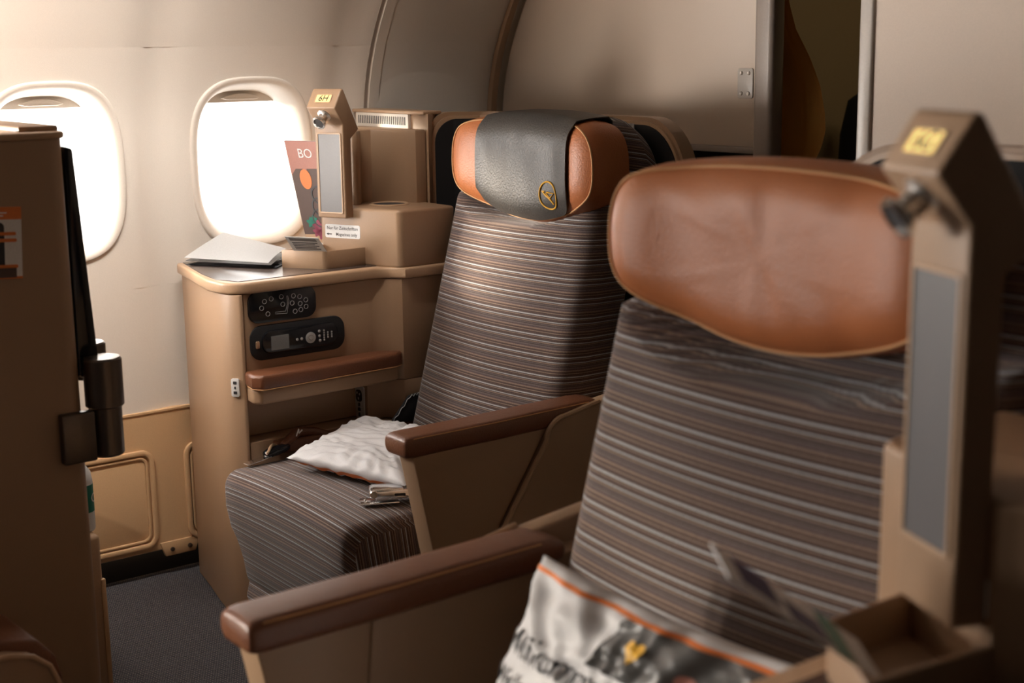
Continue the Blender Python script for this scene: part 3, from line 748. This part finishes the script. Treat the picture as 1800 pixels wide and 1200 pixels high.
    hs_ = [(2.047, 3.06), (2.10, 3.10), (2.10, 3.42), (2.047, 3.42)]
    rear_ = obj('rear_housing', zprism(P(hs_), .82, 1.203, .004, 2, 50), 'tan', t)
    obj('rear_cap', zprism(P([(2.040, 3.07), (2.11, 3.09), (2.11, 3.425), (2.040, 3.425)]), 1.200, 1.209, .003, 2, 50), 'tanrim', t)
    # slotted vent
    vp = obj('vent_grille', box(*[V((min(a), min(b), c)) for a, b, c in [((F.w(2.038, 3.14, 0).x,), (F.w(2.038, 3.14, 0).y, F.w(2.038, 3.40, 0).y), 1.160)]], *[V((F.w(2.046, 0, 0).x, max(F.w(0, 3.14, 0).y, F.w(0, 3.40, 0).y), 1.200))]), 'grille', t)
    for k in range(26):
        y = 3.155 + k * .0092; a = F.w(2.0372, y - .0018, 0); c_ = F.w(2.0385, y + .0018, 0)
        obj('vent_slot', box((a.x, min(a.y, c_.y), 1.172), (c_.x, max(a.y, c_.y), 1.193)), 'ink', vp)
    # reading post
    br = V((1.795, 3.058, 0)); t3 = V((T_DIR.x, T_DIR.y, 0)); n3 = V((N_DIR.x, N_DIR.y, 0)); pw = .088
    zz = post_up
    prof = [(0, .955 - zz * 2), (.0, 1.188 + zz), (.031, 1.228 + zz), (.002, 1.271 + zz), (-.006, 1.274 + zz), (-.066, 1.172 + zz), (-.032, 1.150 + zz), (-.032, .955 - zz * 2)]
    def PP(k, e, z): w0 = br + t3 * k + n3 * e; return F.w(w0.x, w0.y, z)
    post = obj('reading_post', prism(prof, lambda p: PP(0, p[0], p[1]), lambda p: PP(pw, p[0], p[1]), .006, 3, 20), 'tan', t)
    nn = dirw(n3); tt = dirw(t3); rr = U.cross(nn)     # reader's right
    pc = PP(pw / 2, 0, 1.066 + zz * .0); ph = .192 + zz
    obj('light_frame', frame_plate(pc, rr, U, .074, ph + .008, .005, .004, .0025, .001), 'tanrim', post)
    obj('light_panel', plate(pc, rr, U, .068, ph, .003, .0008), 'lightpanel', post, label='grey light panel')
    # number sign on the sloping head
    a_ = V((n3.x * .031, n3.y * .031, 1.228 + zz)); b_ = V((n3.x * .002, n3.y * .002, 1.271 + zz))
    sc_ = (PP(pw / 2, .031, 1.228 + zz) + PP(pw / 2, .002, 1.271 + zz)) / 2; su = (PP(0, .002, 1.271 + zz) - PP(0, .031, 1.228 + zz)).normalized()
    sfr = obj('sign_frame', frame_plate(sc_, rr, su, .050, .026, .005, .003, .0014, .0005), 'tanrim', post)
    obj('seat_sign', plate(sc_, rr, su, .044, .021, .003, .0008), 'sign', post, label='lit yellow seat number sign')
    obj('sign_text', text_bm(seatno, .024, flat_fn(sc_, rr, su, .0012), bold=.012, shear=.15), 'ink', post)
    # reading lamp under the head
    e1 = PP(pw * .5, .016, 1.209 + zz); ld = (nn * .80 - U * .75).normalized(); dn = (nn * .72 - U * .45).normalized()
    lamp = obj('reading_lamp', lathe(e1 - ld * .003, ld, [(.017, 0), (.018, .004), (.014, .006), (.0115, .008), (.011, .020), (.012, .022)], 28), 'metal', post, label='silver swivel reading lamp')
    e2 = e1 + ld * .017
    obj('lamp_head', lathe(e2 - dn * .006, dn, [(.011, 0), (.012, .010), (.0175, .014), (.0175, .019), (.0135, .020), (.012, .016), (0, .016)], 28), 'chrome', lamp)
    obj('lamp_lens', lathe(e2 + dn * .0105, dn, [(.0118, 0), (.0118, .001), (0, .0012)], 24), 'darkgrey', lamp)
    # notice on the block below the post
    fd = (V((1.872, 2.955, 0)) - V((1.785, 3.16, 0))).normalized(); fn = V((-fd.y, fd.x, 0)); fn = fn if fn.x < 0 else -fn
    lc = V((1.785, 3.16, 0)) + fd * .062; lw = F.w(lc.x, lc.y, .918); lN = dirw(fn); lR = U.cross(lN)
    nt_ = obj('notice', plate(lw, lR, U, .108, .034, .005, .0009), 'paper', t, label='white notice with two lines of print')
    obj('notice_text', text_bm('Nur für Zeitschriften', .0118, flat_fn(lw + U * .0078, lR, U, .0012), bold=.006, width=.96), 'ink', nt_)
    obj('notice_text', text_bm('Magazines only', .0118, flat_fn(lw + lR * .012 - U * .0078, lR, U, .0012), bold=.006, width=.92), 'ink', nt_)
    ar = lw - lR * .040 - U * .0078
    obj('notice_arrow', join(plate(ar, lR, U, .013, .0024, .0005, .0012), prism([(-.010, 0), (-.004, .0032), (-.004, -.0032)], lambda p: ar + lR * p[0] + U * p[1], lambda p: ar + lR * p[0] + U * p[1] + lN * .0012)), 'ink', nt_)
    return t
console(FW, 'tan console by the window with control panels, leather arm pad and number post', '6H')
FC = Frame(1.206, 1.120, -1)
console(FC, 'tan console with a blurred number post nearest the camera at the right edge', '6G', False, .03, .040)

# ------------------------------------------------------------------ headrest cover
def cover(F):
    F_ = F; F = lambda u, v, z: F_(u, v - .055, z); F.m = F_.m
    t = thing('headrest_cover', F(-.06, -.05, .97), 'dark grey leather cover with a yellow emblem draped over the orange headrest', 'headrest cover')
    va, vb = .155, -.195; bm = NB(); cols = []; nv = 26
    def pt(v, s, lift):
        zt = 1.0
        # s<0: down the front, measured from the top edge
        hi = .112
        while hr_r(v, hi) > 1: hi -= .0001
        fold = .003 * noise.noise(V((v * 16, s * 9, 5))) 
        if s <= 0:
            z = hi + s; e = 1 - smooth01((-s) / .012)
            return F(hr_u(v, max(z, -.118)) - .006 - fold * .6 + e * .006, v, HR_C[1] + z + .007 * e)
        if s < .075: return F(-.026 + s * .98 - .030 * smooth01((abs(v) - .12) / .12) * (1 - s / .075), v, HR_C[1] + hi + .0075 + .006 * math.sin(min(s / .06, 1) * 1.57))
        return F(.048 + min(.004, s - .075), v, HR_C[1] + hi + .010 - (s - .075))
    for i in range(nv + 1):
        v = va + (vb - va) * i / nv; q = min(i, nv - i) / nv; c = min(1, q / .16)
        hi = .112
        while hr_r(v, hi) > 1: hi -= .0001
        zb = -.118 if v < 0 else -.118 + .10 * v
        while hr_r(v, zb) > .985: zb += .0002
        low = zb + .040 * (1 - math.sqrt(max(0, 1 - (1 - c) ** 2))) - hi
        ss = [low + (0 - low) * j / 22 for j in range(23)] + [.01, .025, .04, .055, .07, .08, .11, .14]
        cols.append([bm.verts.new(pt(v, s, 0)) for s in ss])
    for A, B in zip(cols, cols[1:]):
        for j in range(len(A) - 1): bm.faces.new((A[j], A[j + 1], B[j + 1], B[j]))
    bmesh.ops.recalc_face_normals(bm, faces=bm.faces[:])
    bmesh.ops.solidify(bm, geom=bm.faces[:], thickness=-.0025)
    obj('cover_leather', bm, 'cover', t, 60)
    # emblem: oval ring holding a winged letter
    cv, cz = -.117, -.056
    def ep(x, y): 
        v = cv - x * F.m * 1; z = cz + y
        return F(hr_u(v, z) - .0110, v, HR_C[1] + z)
    em = obj('emblem', tube([ep(.031 * math.cos(a), .031 * math.sin(a)) for a in [2 * math.pi * k / 40 for k in range(40)]], .0019, 8, True), 'yellow', t, label='yellow round emblem')
    def g(px, py): return ep((px - 335) / 540 * .062, -(py - 650) / 760 * .062)
    def stroke(pts, rad): obj('emblem_stroke', tube([g(*p) for p in pts], rad, 7), 'yellow', em)
    stroke([(150, 545), (235, 545), (205, 585), (150, 545)], .0015)
    stroke([(150, 550), (270, 650), (380, 740), (470, 885)], [.0014, .0022, .0026, .0016])
    stroke([(385, 715), (275, 585), (300, 560), (525, 580), (385, 715)], .0015)
cover(FW)

# ------------------------------------------------------------------ wrapped pillows
class Pillow:
    def __init__(s, c, A, B, N, thick, seed, rough=1.0): s.c, s.A, s.B, s.N, s.t, s.s, s.k = V(c), V(A), V(B), V(N).normalized(), thick, seed, rough
    def p(s, a, b, side=1, lift=0):
        e = (max(0, 1 - abs(a) ** 2.6) * max(0, 1 - abs(b) ** 2.6)) ** .48
        n = noise.noise(V((a * 1.7 + s.s, b * 1.7, s.s))) * .22
        edge = max(abs(a), abs(b))
        radial = math.atan2(b, a)
        w1 = noise.noise(V((a * 3.2 + 9 * side, b * 7.5, s.s * 2.1))); w2 = noise.noise(V((radial * 4.5, edge * 1.2, s.s + 4 * side)))
        cre = (abs(w1) * -1 + .25) * .010 + (abs(w2) * -1 + .3) * .018 * smooth01((edge - .25) / .5) 
        cre *= s.k * min(1, e * 2.2)
        pinch = 1 - .045 * (1 - abs(a) ** 2) * (abs(b) ** 3); pin2 = 1 - .05 * (1 - abs(b) ** 2) * abs(a) ** 3
        return s.c + s.A * a * pin2 + s.B * b * pinch + s.N * (side * (s.t * e * (1 + n) + cre + lift))
    def mesh(s, n=56):
        bm = NB(); g = []
        for side in (1, -1):
            gg = [[bm.verts.new(s.p(-1 + 2 * i / n, -1 + 2 * j / n, side)) for j in range(n + 1)] for i in range(n + 1)]
            for i in range(n):
                for j in range(n): bm.faces.new((gg[i][j], gg[i + 1][j], gg[i + 1][j + 1], gg[i][j + 1]))
        bmesh.ops.remove_doubles(bm, verts=bm.verts[:], dist=.0004); return bm
    def patch(s, a0, a1, b0, b1, side, lift, na=24, nb=24, mask=None):
        bm = NB(); g = [[bm.verts.new(s.p(a0 + (a1 - a0) * i / na, b0 + (b1 - b0) * j / nb, side, lift)) for j in range(nb + 1)] for i in range(na + 1)]
        for i in range(na):
            for j in range(nb):
                bm.faces.new((g[i][j], g[i + 1][j], g[i + 1][j + 1], g[i][j + 1]))
        return bm
    def skew(s, a0, a1, b0, b1, sk, side, lift, na=60, nb=20):
        bm = NB(); g = [[bm.verts.new(s.p(a0 + (a1 - a0) * i / na - sk * (1 - j / nb) * (1 - i / na), b0 + (b1 - b0) * j / nb, side, lift)) for j in range(nb + 1)] for i in range(na + 1)]
        for i in range(na):
            for j in range(nb): bm.faces.new((g[i][j], g[i + 1][j], g[i + 1][j + 1], g[i][j + 1]))
        return bm
    def shape(s, pts, side, lift):
        bm = NB(); ctr = (sum(p[0] for p in pts) / len(pts), sum(p[1] for p in pts) / len(pts)); c = bm.verts.new(s.p(*ctr, side, lift)); rings = []
        for f in (.34, .67, 1): rings.append([bm.verts.new(s.p(ctr[0] + (x - ctr[0]) * f, ctr[1] + (y - ctr[1]) * f, side, lift)) for x, y in pts])
        n = len(pts)
        for k in range(n): bm.faces.new((c, rings[0][k], rings[0][(k + 1) % n]))
        for A, B in zip(rings, rings[1:]):
            for k in range(n): bm.faces.new((A[k], A[(k + 1) % n], B[(k + 1) % n], B[k]))
        return bm
def heart(r, cx, cy, sx=1, sy=1):
    out = []
    for k in range(32):
        q = 2 * math.pi * k / 32
        out.append((cx + sx * r * math.sin(q) ** 3, cy + sy * r * (13 * math.cos(q) - 5 * math.cos(2 * q) - 2 * math.cos(3 * q) - math.cos(4 * q)) / 16))
    return out
def pillow_window():
    A0, B0, C0, D0 = V((1.490, 2.835, .432)), V((1.735, 2.940, .468)), V((1.845, 2.585, .462)), V((1.560, 2.470, .440))
    c = (A0 + B0 + C0 + D0) / 4 + V((0, 0, .012)); a = ((D0 + C0) - (A0 + B0)) / 4; b = ((B0 + C0) - (A0 + D0)) / 4
    pl = Pillow(c, a, b, b.cross(a) * (1 if b.cross(a).z > 0 else -1), .030, 3.7, 1.1)
    t = thing('wrapped_pillow', (c.x, c.y, .41), 'white wrapped pillow with an orange seam lying on the window seat cushion', 'pillow')
    obj('wrapper', pl.mesh(), 'wrap', t, 80)
    obj('orange_seam', pl.patch(-.92, .97, -.985, -.925, -1, .0012, 40, 3), 'orange', t)
    lb = obj('printed_label', pl.patch(.30, .99, -.90, -.30, -1, .0014), 'greyprint', t, label='dark printed label on the underside')
    obj('label_heart', pl.shape(heart(.10, .52, -.80, 1, -.6), -1, .0026), 'gold', lb)
pillow_window()
def pillow_front():
    # stands on the seat leaning against the back
    TL, TR = V((.985, 1.245, .772)), V((.985, .83, .772)); BL, BR = V((.855, 1.270, .425)), V((.855, .83, .425))
    c = (TL + TR + BL + BR) / 4; a = ((TR + BR) - (TL + BL)) / 4; b = ((TL + TR) - (BL + BR)) / 4
    n = b.cross(a); n = n if n.x < 0 else -n
    pl = Pillow(c, a, b, n, .055, 8.2, 1.5)
    t = thing('wrapped_pillow', (c.x, c.y, .41), 'white wrapped pillow with printed words and a heart label on the foreground seat', 'pillow')
    obj('wrapper', pl.mesh(72), 'wrap', t, 80)
    obj('orange_seam', pl.patch(-.985, .985, .915, .945, 1, .0012, 60, 3), 'orange', t)
    lb = obj('printed_label', pl.skew(-.10, .93, .57, .915, .10, 1, .003), 'greyprint', t, label='dark grey printed label')
    obj('label_heart', pl.shape(heart(.07, .08, .76, 1, 1.15), 1, .0046), 'gold', lb)
    for k, (x, y) in enumerate(((.42, .70), (.58, .68))): obj('label_mark', pl.shape([(x + .055 * math.cos(q), y + .05 * math.sin(q)) for q in [2 * math.pi * i / 14 for i in range(14)]], 1, .0046), 'pinkprint', lb)
    W_, H_ = a.length, b.length
    def tf(cx, cy): return lambda x, y: pl.p(cx + x / W_, cy + y / H_, 1, .0036)
    obj('printed_words', text_bm('Willkommen an Bord', .042, tf(-.10, .47)), 'ink', t)
    obj('printed_words', text_bm('Welcome on board', .034, tf(-.28, .26)), 'ink', t)
pillow_front()

# ------------------------------------------------------------------ loose things in the window suite
def belt_buckle():
    t = thing('seat_belt', (1.54, 2.50, .415), 'chrome seat belt buckle lying on the window seat cushion beside the white pillow', 'seat belt')
    d = V((.62, -.30, 0)).normalized(); s_ = V((-d.y, d.x, 0)); U = V((0, 0, 1)); c = V((1.545, 2.497, .428))
    def bx(lo, hi, b): return prism([(lo[0], lo[1]), (hi[0], lo[1]), (hi[0], hi[1]), (lo[0], hi[1])], lambda p: c + d * p[0] + s_ * p[1] + U * lo[2], lambda p: c + d * p[0] + s_ * p[1] + U * hi[2], b, 2)
    obj('buckle_body', bx((-.030, -.022, -.004), (.045, .026, .016), .003), 'chrome', t)
    obj('buckle_lid', bx((-.034, -.020, .015), (.030, .026, .0185), .0012), 'chrome', t)
    obj('buckle_roller', lathe(c + d * -.034 + s_ * -.024 + U * .009, s_, [(.008, 0), (.009, .002), (.009, .048), (.008, .05)], 20), 'chrome', t)
    obj('buckle_slot', plate(c + d * .022 - s_ * .022 + U * .006, d, U, .024, .006, .003, .0006), 'ink', t)
    obj('tongue', bx((-.062, -.026, -.012), (.020, .016, -.0085), .001), 'chrome', t)
    for k in (-.014, .006): obj('tongue_rivet', lathe(c + d * -.050 + s_ * k + U * -.009, U, [(.0035, 0), (.003, .002), (.001, .003)], 12), 'chrome', t)
    bm = NB(); rows = []
    for i in range(9):
        q = i / 8; p = c + d * (.03 + .16 * q) + U * (.002 - .012 * math.sin(q * math.pi))
        rows.append([bm.verts.new(p + s_ * k * .022 + U * h) for k, h in ((-1, 0), (1, 0), (1, .002), (-1, .002))])
    for A, B in zip(rows, rows[1:]):
        for k in range(4): bm.faces.new((A[k], A[(k + 1) % 4], B[(k + 1) % 4], B[k]))
    bm.faces.new(rows[0]); bm.faces.new(rows[-1]); obj('webbing', bm, 'darkgrey', t)
belt_buckle()
def belt_tongue():
    t = thing('seat_belt', (1.51, 2.955, .42), 'black seat belt end with a metal tongue beside the console at the left cushion edge', 'seat belt')
    d = V((.86, .06, .12)).normalized(); s_ = V((-d.y, d.x, 0)).normalized(); U = d.cross(s_); c = V((1.518, 2.955, .432))
    bm = NB(); rings = []
    for u, k in ((-.034, .3), (-.030, .7), (-.02, .95), (0, 1), (.02, .95), (.032, .7), (.038, .3)):
        rings.append([bm.verts.new(c + d * u + s_ * .017 * k * math.cos(q) + U * .011 * k * math.sin(q)) for q in [2 * math.pi * i / 16 for i in range(16)]])
    for A, B in zip(rings, rings[1:]):
        for k in range(16): bm.faces.new((A[k], A[(k + 1) % 16], B[(k + 1) % 16], B[k]))
    bm.faces.new(rings[0]); bm.faces.new(rings[-1]); obj('tongue_housing', bm, 'black', t, 60)
    obj('housing_collar', tube([c + d * (-.036 + .004 * i) + s_ * .0 + U * (.006 + .008 * math.sin(i / 12 * math.pi)) - s_ * .016 * math.cos(i / 12 * math.pi) for i in range(13)], .0035, 8), 'tanrim', t)
    obj('metal_tongue', prism([(-.085, -.012), (-.02, -.012), (-.02, .012), (-.085, .012)], lambda p: c + d * p[0] + s_ * p[1] - U * .008, lambda p: c + d * p[0] + s_ * p[1] - U * .0055, .0008, 1), 'chrome', t)
    obj('belt_strap', tube([c + d * .02 + U * .006, c + V((.05, .02, .016)), c + V((.075, .032, .026)), c + V((.12, .03, .02)), c + V((.18, .01, -.002))], [.008, .012, .013, .012, .009], 10), 'pad', t)
    obj('strap_thread', tube([c + V((.058, .004, .024)), c + V((.066, .006, .040)), c + V((.070, .012, .028)), c + V((.080, .014, .034))], .0018, 6), 'paper', t)
belt_tongue()
def belt_pocket():
    t = thing('belt_pocket', (1.93, 2.93, .45), 'dark triangular belt opening with stitched edges where the seat meets the console', 'belt pocket')
    P = [(1.83, .452), (1.885, .512), (1.915, .516), (1.925, .48), (1.915, .445)]
    obj('pocket_flap', prism(P, lambda p: V((p[0], 2.930, p[1])), lambda p: V((p[0], 2.941, p[1])), .002, 2), 'blackmat', t)
    pts = [V((P[i][0] + (P[i + 1][0] - P[i][0]) * k / 6, 2.929, P[i][1] + (P[i + 1][1] - P[i][1]) * k / 6)) for i in range(4) for k in range(6)]
    zig = [p + V((0, 0, .003 * (1 if i % 2 else -1))) for i, p in enumerate(pts)]
    obj('pocket_stitching', tube(zig, .0009, 5), 'silver', t)
belt_pocket()
def sheet(corners, m, name, label, cat, group=None, th=.0012, lift=0, curl=.0, n=14):
    """thin sheet of paper spanning four corners, with a little curl"""
    a, b, c, d = [V(x) for x in corners]; bm = NB(); g = []
    for i in range(n + 1):
        row = []
        for j in range(n + 1):
            u, v = i / n, j / n; p = a * (1 - u) * (1 - v) + b * u * (1 - v) + c * u * v + d * (1 - u) * v
            p = p + V((0, 0, curl * math.sin(u * math.pi) * (.4 + .6 * v) + lift)); row.append(bm.verts.new(p))
        g.append(row)
    for i in range(n):
        for j in range(n): bm.faces.new((g[i][j], g[i + 1][j], g[i + 1][j + 1], g[i][j + 1]))
    bmesh.ops.solidify(bm, geom=bm.faces[:], thickness=th)
    o = obj(name, bm, m, None, 50)
    return setp(o, label, cat, group)
# corners: left, back, right, front
base = [(1.487, 3.345, .838), (1.615, 3.412, .838), (1.752, 3.255, .838), (1.635, 3.135, .838)]
sheet(base, 'folder', 'document_folder', 'dark folder under the white papers on the window console', 'folder', None, .006, .002, 0)
base2 = [(1.490, 3.350, .848), (1.615, 3.408, .868), (1.740, 3.270, .852), (1.620, 3.135, .848)]
sheet(base2, 'silver', 'paper_booklet', 'grey edged booklet between the dark folder and the top white sheet', 'booklet', None, .004, .0, .002)
base3 = [(1.488, 3.348, .857), (1.625, 3.400, .905), (1.735, 3.265, .866), (1.610, 3.128, .855)]
sheet(base3, 'paper', 'paper_sheet', 'topmost white sheet curling up beneath the window on the console', 'paper', None, .0012, 0, .004)
def brochure():
    t = thing('brochure', (1.79, 3.24, .84), 'glossy rose and brown brochure standing upright behind the number post', 'brochure')
    o = V((1.806, 3.225, .85)); R = V((.30, -.70, 0)).normalized(); U = V((-.13, .13, 1)).normalized(); N = R.cross(U)
    bw = .14; z1 = .295; L0 = -.030
    def P(x, y, l=0): return o + R * x + U * y + N * l
    def quad(pts, l0, l1): return prism(pts, lambda p: P(p[0], p[1], l0), lambda p: P(p[0], p[1], l1))
    obj('brochure_pages', quad([(L0, 0), (L0 + bw, 0), (L0 + bw, z1), (L0, z1)], -.004, .0), 'paper', t)
    cov = obj('brochure_cover', quad([(L0, .03), (L0 + bw, .03), (L0 + bw, z1), (L0, z1)], .0, .0008), 'brownprint', t, label='printed cover')
    obj('cover_heading', quad([(L0, .222), (L0 + bw, .226), (L0 + bw, z1 - .0005), (L0, z1 - .0005)], .0006, .0014), 'pinkprint', cov)
    obj('cover_heading_peak', quad([(L0, .205), (L0 + .03, .235), (L0 + .05, .21), (L0 + .055, .24), (L0, .24)], .0007, .0012), 'pinkprint', cov)
    obj('cover_title', text_bm('BO', .034, lambda x, y: P(L0 + .058 + x, .262 + y, .0022)), 'paper', cov)
    el = [(L0 + .043 + .018 * math.cos(q), .196 + .026 * math.sin(q)) for q in [2 * math.pi * i / 24 for i in range(24)]]
    obj('cover_oval', quad(el, .0008, .0018), 'orange', cov)
    obj('cover_band', quad([(L0, .03), (L0 + bw, .03), (L0 + bw, .056), (L0, .050)], .0006, .0016), 'tanrim', cov)
    for x, y, r, mm in ((.052, .070, .017, 'violet'), (.044, .058, .012, 'violet'), (.058, .052, .013, 'violet'), (.030, .082, .012, 'green'), (.040, .090, .010, 'green')):
        fl = [(L0 + x + r * (1 + .25 * math.sin(5 * q)) * math.cos(q), y + r * (1 + .25 * math.sin(5 * q)) * math.sin(q)) for q in [2 * math.pi * i / 30 for i in range(30)]]
        obj('cover_flower', quad(fl, .001, .0022), mm, cov)
    for k in range(3): obj('cover_plate', frame_plate(P(L0 + .075 - .006 * k, .155 - .03 * k, .0014), R, U, .05, .05, .025, .004, .0008), 'darkgrey', cov)
brochure()
def leaflet(F, label, ext, prints):
    """card leaning out of the tray"""
    p = lambda x, y, z: F.w(x, y, z)
    A, B, C_, D = p(1.672, 3.112, .884), p(1.724, 3.040, .884), p(1.682, 3.003, .922), p(1.630, 3.075, .924)
    C_ = B + (C_ - B) * ext; D = A + (D - A) * ext
    t = thing('leaflet', p(1.68, 3.06, .884), label, 'leaflet')
    n = (B - A).cross(D - A).normalized(); n = n if n.dot(V((0, 0, EYE)) - A) > 0 else -n
    def Q(u, v, l): return A * (1 - u) * (1 - v) + B * u * (1 - v) + C_ * u * v + D * (1 - u) * v + n * l
    obj('leaflet_card', prism([(0, -.3), (1, -.3), (1, 1), (0, 1)], lambda q: Q(q[0], q[1], -.0006), lambda q: Q(q[0], q[1], .0006)), prints[0], t)
    for (u0, v0, u1, v1, m_) in prints[1]:
        obj('leaflet_print', prism([(u0, v0), (u1, v0), (u1, v1), (u0, v1)], lambda q: Q(q[0], q[1], .0005), lambda q: Q(q[0], q[1], .0012)), m_, t)
leaflet(FW, 'small grey printed leaflet sticking out of the tray on the window console', 1, ('silver', [(.10, .72, .9, .92, 'greyprint')] + [(.12, .08 + .12 * k, .88 - .1 * (k % 2), .14 + .12 * k, 'darkgrey') for k in range(5)]))

# ------------------------------------------------------------------ through the aisle opening
def curtain():
    t = thing('curtain', (2.65, 2.38, .9), 'ochre curtain gathered beside the aisle opening behind the grey post', 'curtain')
    prof = [(2.18, 2.44), (1.60, 2.43), (1.46, 2.415), (1.40, 2.395), (1.33, 2.350), (1.26, 2.312), (1.20, 2.290), (1.16, 2.282), (1.12, 2.290), (1.09, 2.305), (1.06, 2.33), (1.0, 2.345), (.85, 2.33), (.4, 2.32), (.05, 2.32)]
    bm = NB(); rows = []; n = 40
    for i in range(57):
        z = 2.18 - (2.13) * i / 56 if False else None
    zs = [2.18, 1.9, 1.7, 1.55] + [1.5 - .0125 * i for i in range(48)] + [.85, .6, .3, .05]
    pr = sorted(prof)
    for z in zs:
        yr = poly_interp(pr, z); yl = 2.62; row = []
        for j in range(n + 1):
            q = j / n; y = yr + (yl - yr) * q
            fold = .016 * math.sin(q * 13 + (z - 1.2) * 2.4) + .008 * math.sin(q * 29 + z * 6) + .010 * noise.noise(V((q * 4, z * 5, 1)))
            row.append(bm.verts.new((2.665 + fold, y, z)))
        rows.append(row)
    for A, B in zip(rows, rows[1:]):
        for j in range(n): bm.faces.new((A[j], A[j + 1], B[j + 1], B[j]))
    bmesh.ops.solidify(bm, geom=bm.faces[:], thickness=.004)
    obj('curtain_cloth', bm, 'curtain', t, 80)
    obj('curtain_tie', tube([V((2.64, 2.30, 1.075)), V((2.63, 2.36, 1.065)), V((2.63, 2.42, 1.06))], .010, 8), 'curtain', t)
curtain()
def aft_cabin():
    bm = box((4.6, .4, 0), (4.65, 3.5, 2.2))
    o = obj('wall_aft_cabin', bm, 'olive'); o['kind'] = 'structure'
    fr = frame_plate((4.598, 3.02, 1.36), (0, -1, 0), (0, 0, 1), .62, .30, .03, .012, .004)
    o = obj('trim_6', fr, 'brownprint'); o['kind'] = 'structure'
    o = obj('trim_7', tube([V((4.597, 2.62, 1.75)), V((4.597, 2.90, 1.05))], .006, 6), 'brownprint'); o['kind'] = 'structure'
    t = thing('passenger_seat', (4.1, 3.10, 0), 'dark passenger seat in the dim cabin beyond the aisle opening', 'seat')
    bm = NB(); rings = []
    for z, hw, d in ((.30, .30, .14), (.8, .31, .14), (1.05, .30, .13), (1.17, .27, .12), (1.215, .20, .10), (1.235, .10, .06)):
        rings.append([bm.verts.new((4.1 + x * d / .28, 3.12 + y * hw / .62 * 2, z)) for x, y in [(p[1], p[0]) for p in rrect(.62, .28, .1)]])
    for A, B in zip(rings, rings[1:]):
        n = len(A)
        for k in range(n): bm.faces.new((A[k], A[(k + 1) % n], B[(k + 1) % n], B[k]))
    bm.faces.new(rings[0]); bm.faces.new(rings[-1]); obj('backrest', bm, 'blackmat', t, 60)
    obj('seat_base', box((3.85, 2.83, 0), (4.20, 3.43, .42), .02), 'blackmat', t)
    t2 = thing('passenger_seat', (3.5, 2.28, 0), 'dim seat with a pale rounded headrest beside the bright metal post', 'seat')
    obj('backrest', box((3.45, 2.05, .1), (3.58, 2.52, 1.08), .05, 4), 'blackmat', t2)
    bm = NB(); rings = []
    for x, k in ((3.41, .6), (3.42, .9), (3.45, 1), (3.53, 1), (3.56, .85)):
        rings.append([bm.verts.new((x, 2.30 + p[0] * k, 1.16 + p[1] * k)) for p in superell(.34, .26, 2.6, 32)])
    for A, B in zip(rings, rings[1:]):
        for k in range(32): bm.faces.new((A[k], A[(k + 1) % 32], B[(k + 1) % 32], B[k]))
    bm.faces.new(rings[0]); bm.faces.new(rings[-1]); obj('headrest', bm, 'trimgrey', t2, 60)
aft_cabin()
leaflet(FC, 'blurred leaflet with navy print sticking out of the nearest tray', 1.7, ('paper', [(.22, .52, .95, .84, 'navy'), (.10, .14, .62, .44, 'navy'), (.0, -.08, 1, .10, 'green')]))
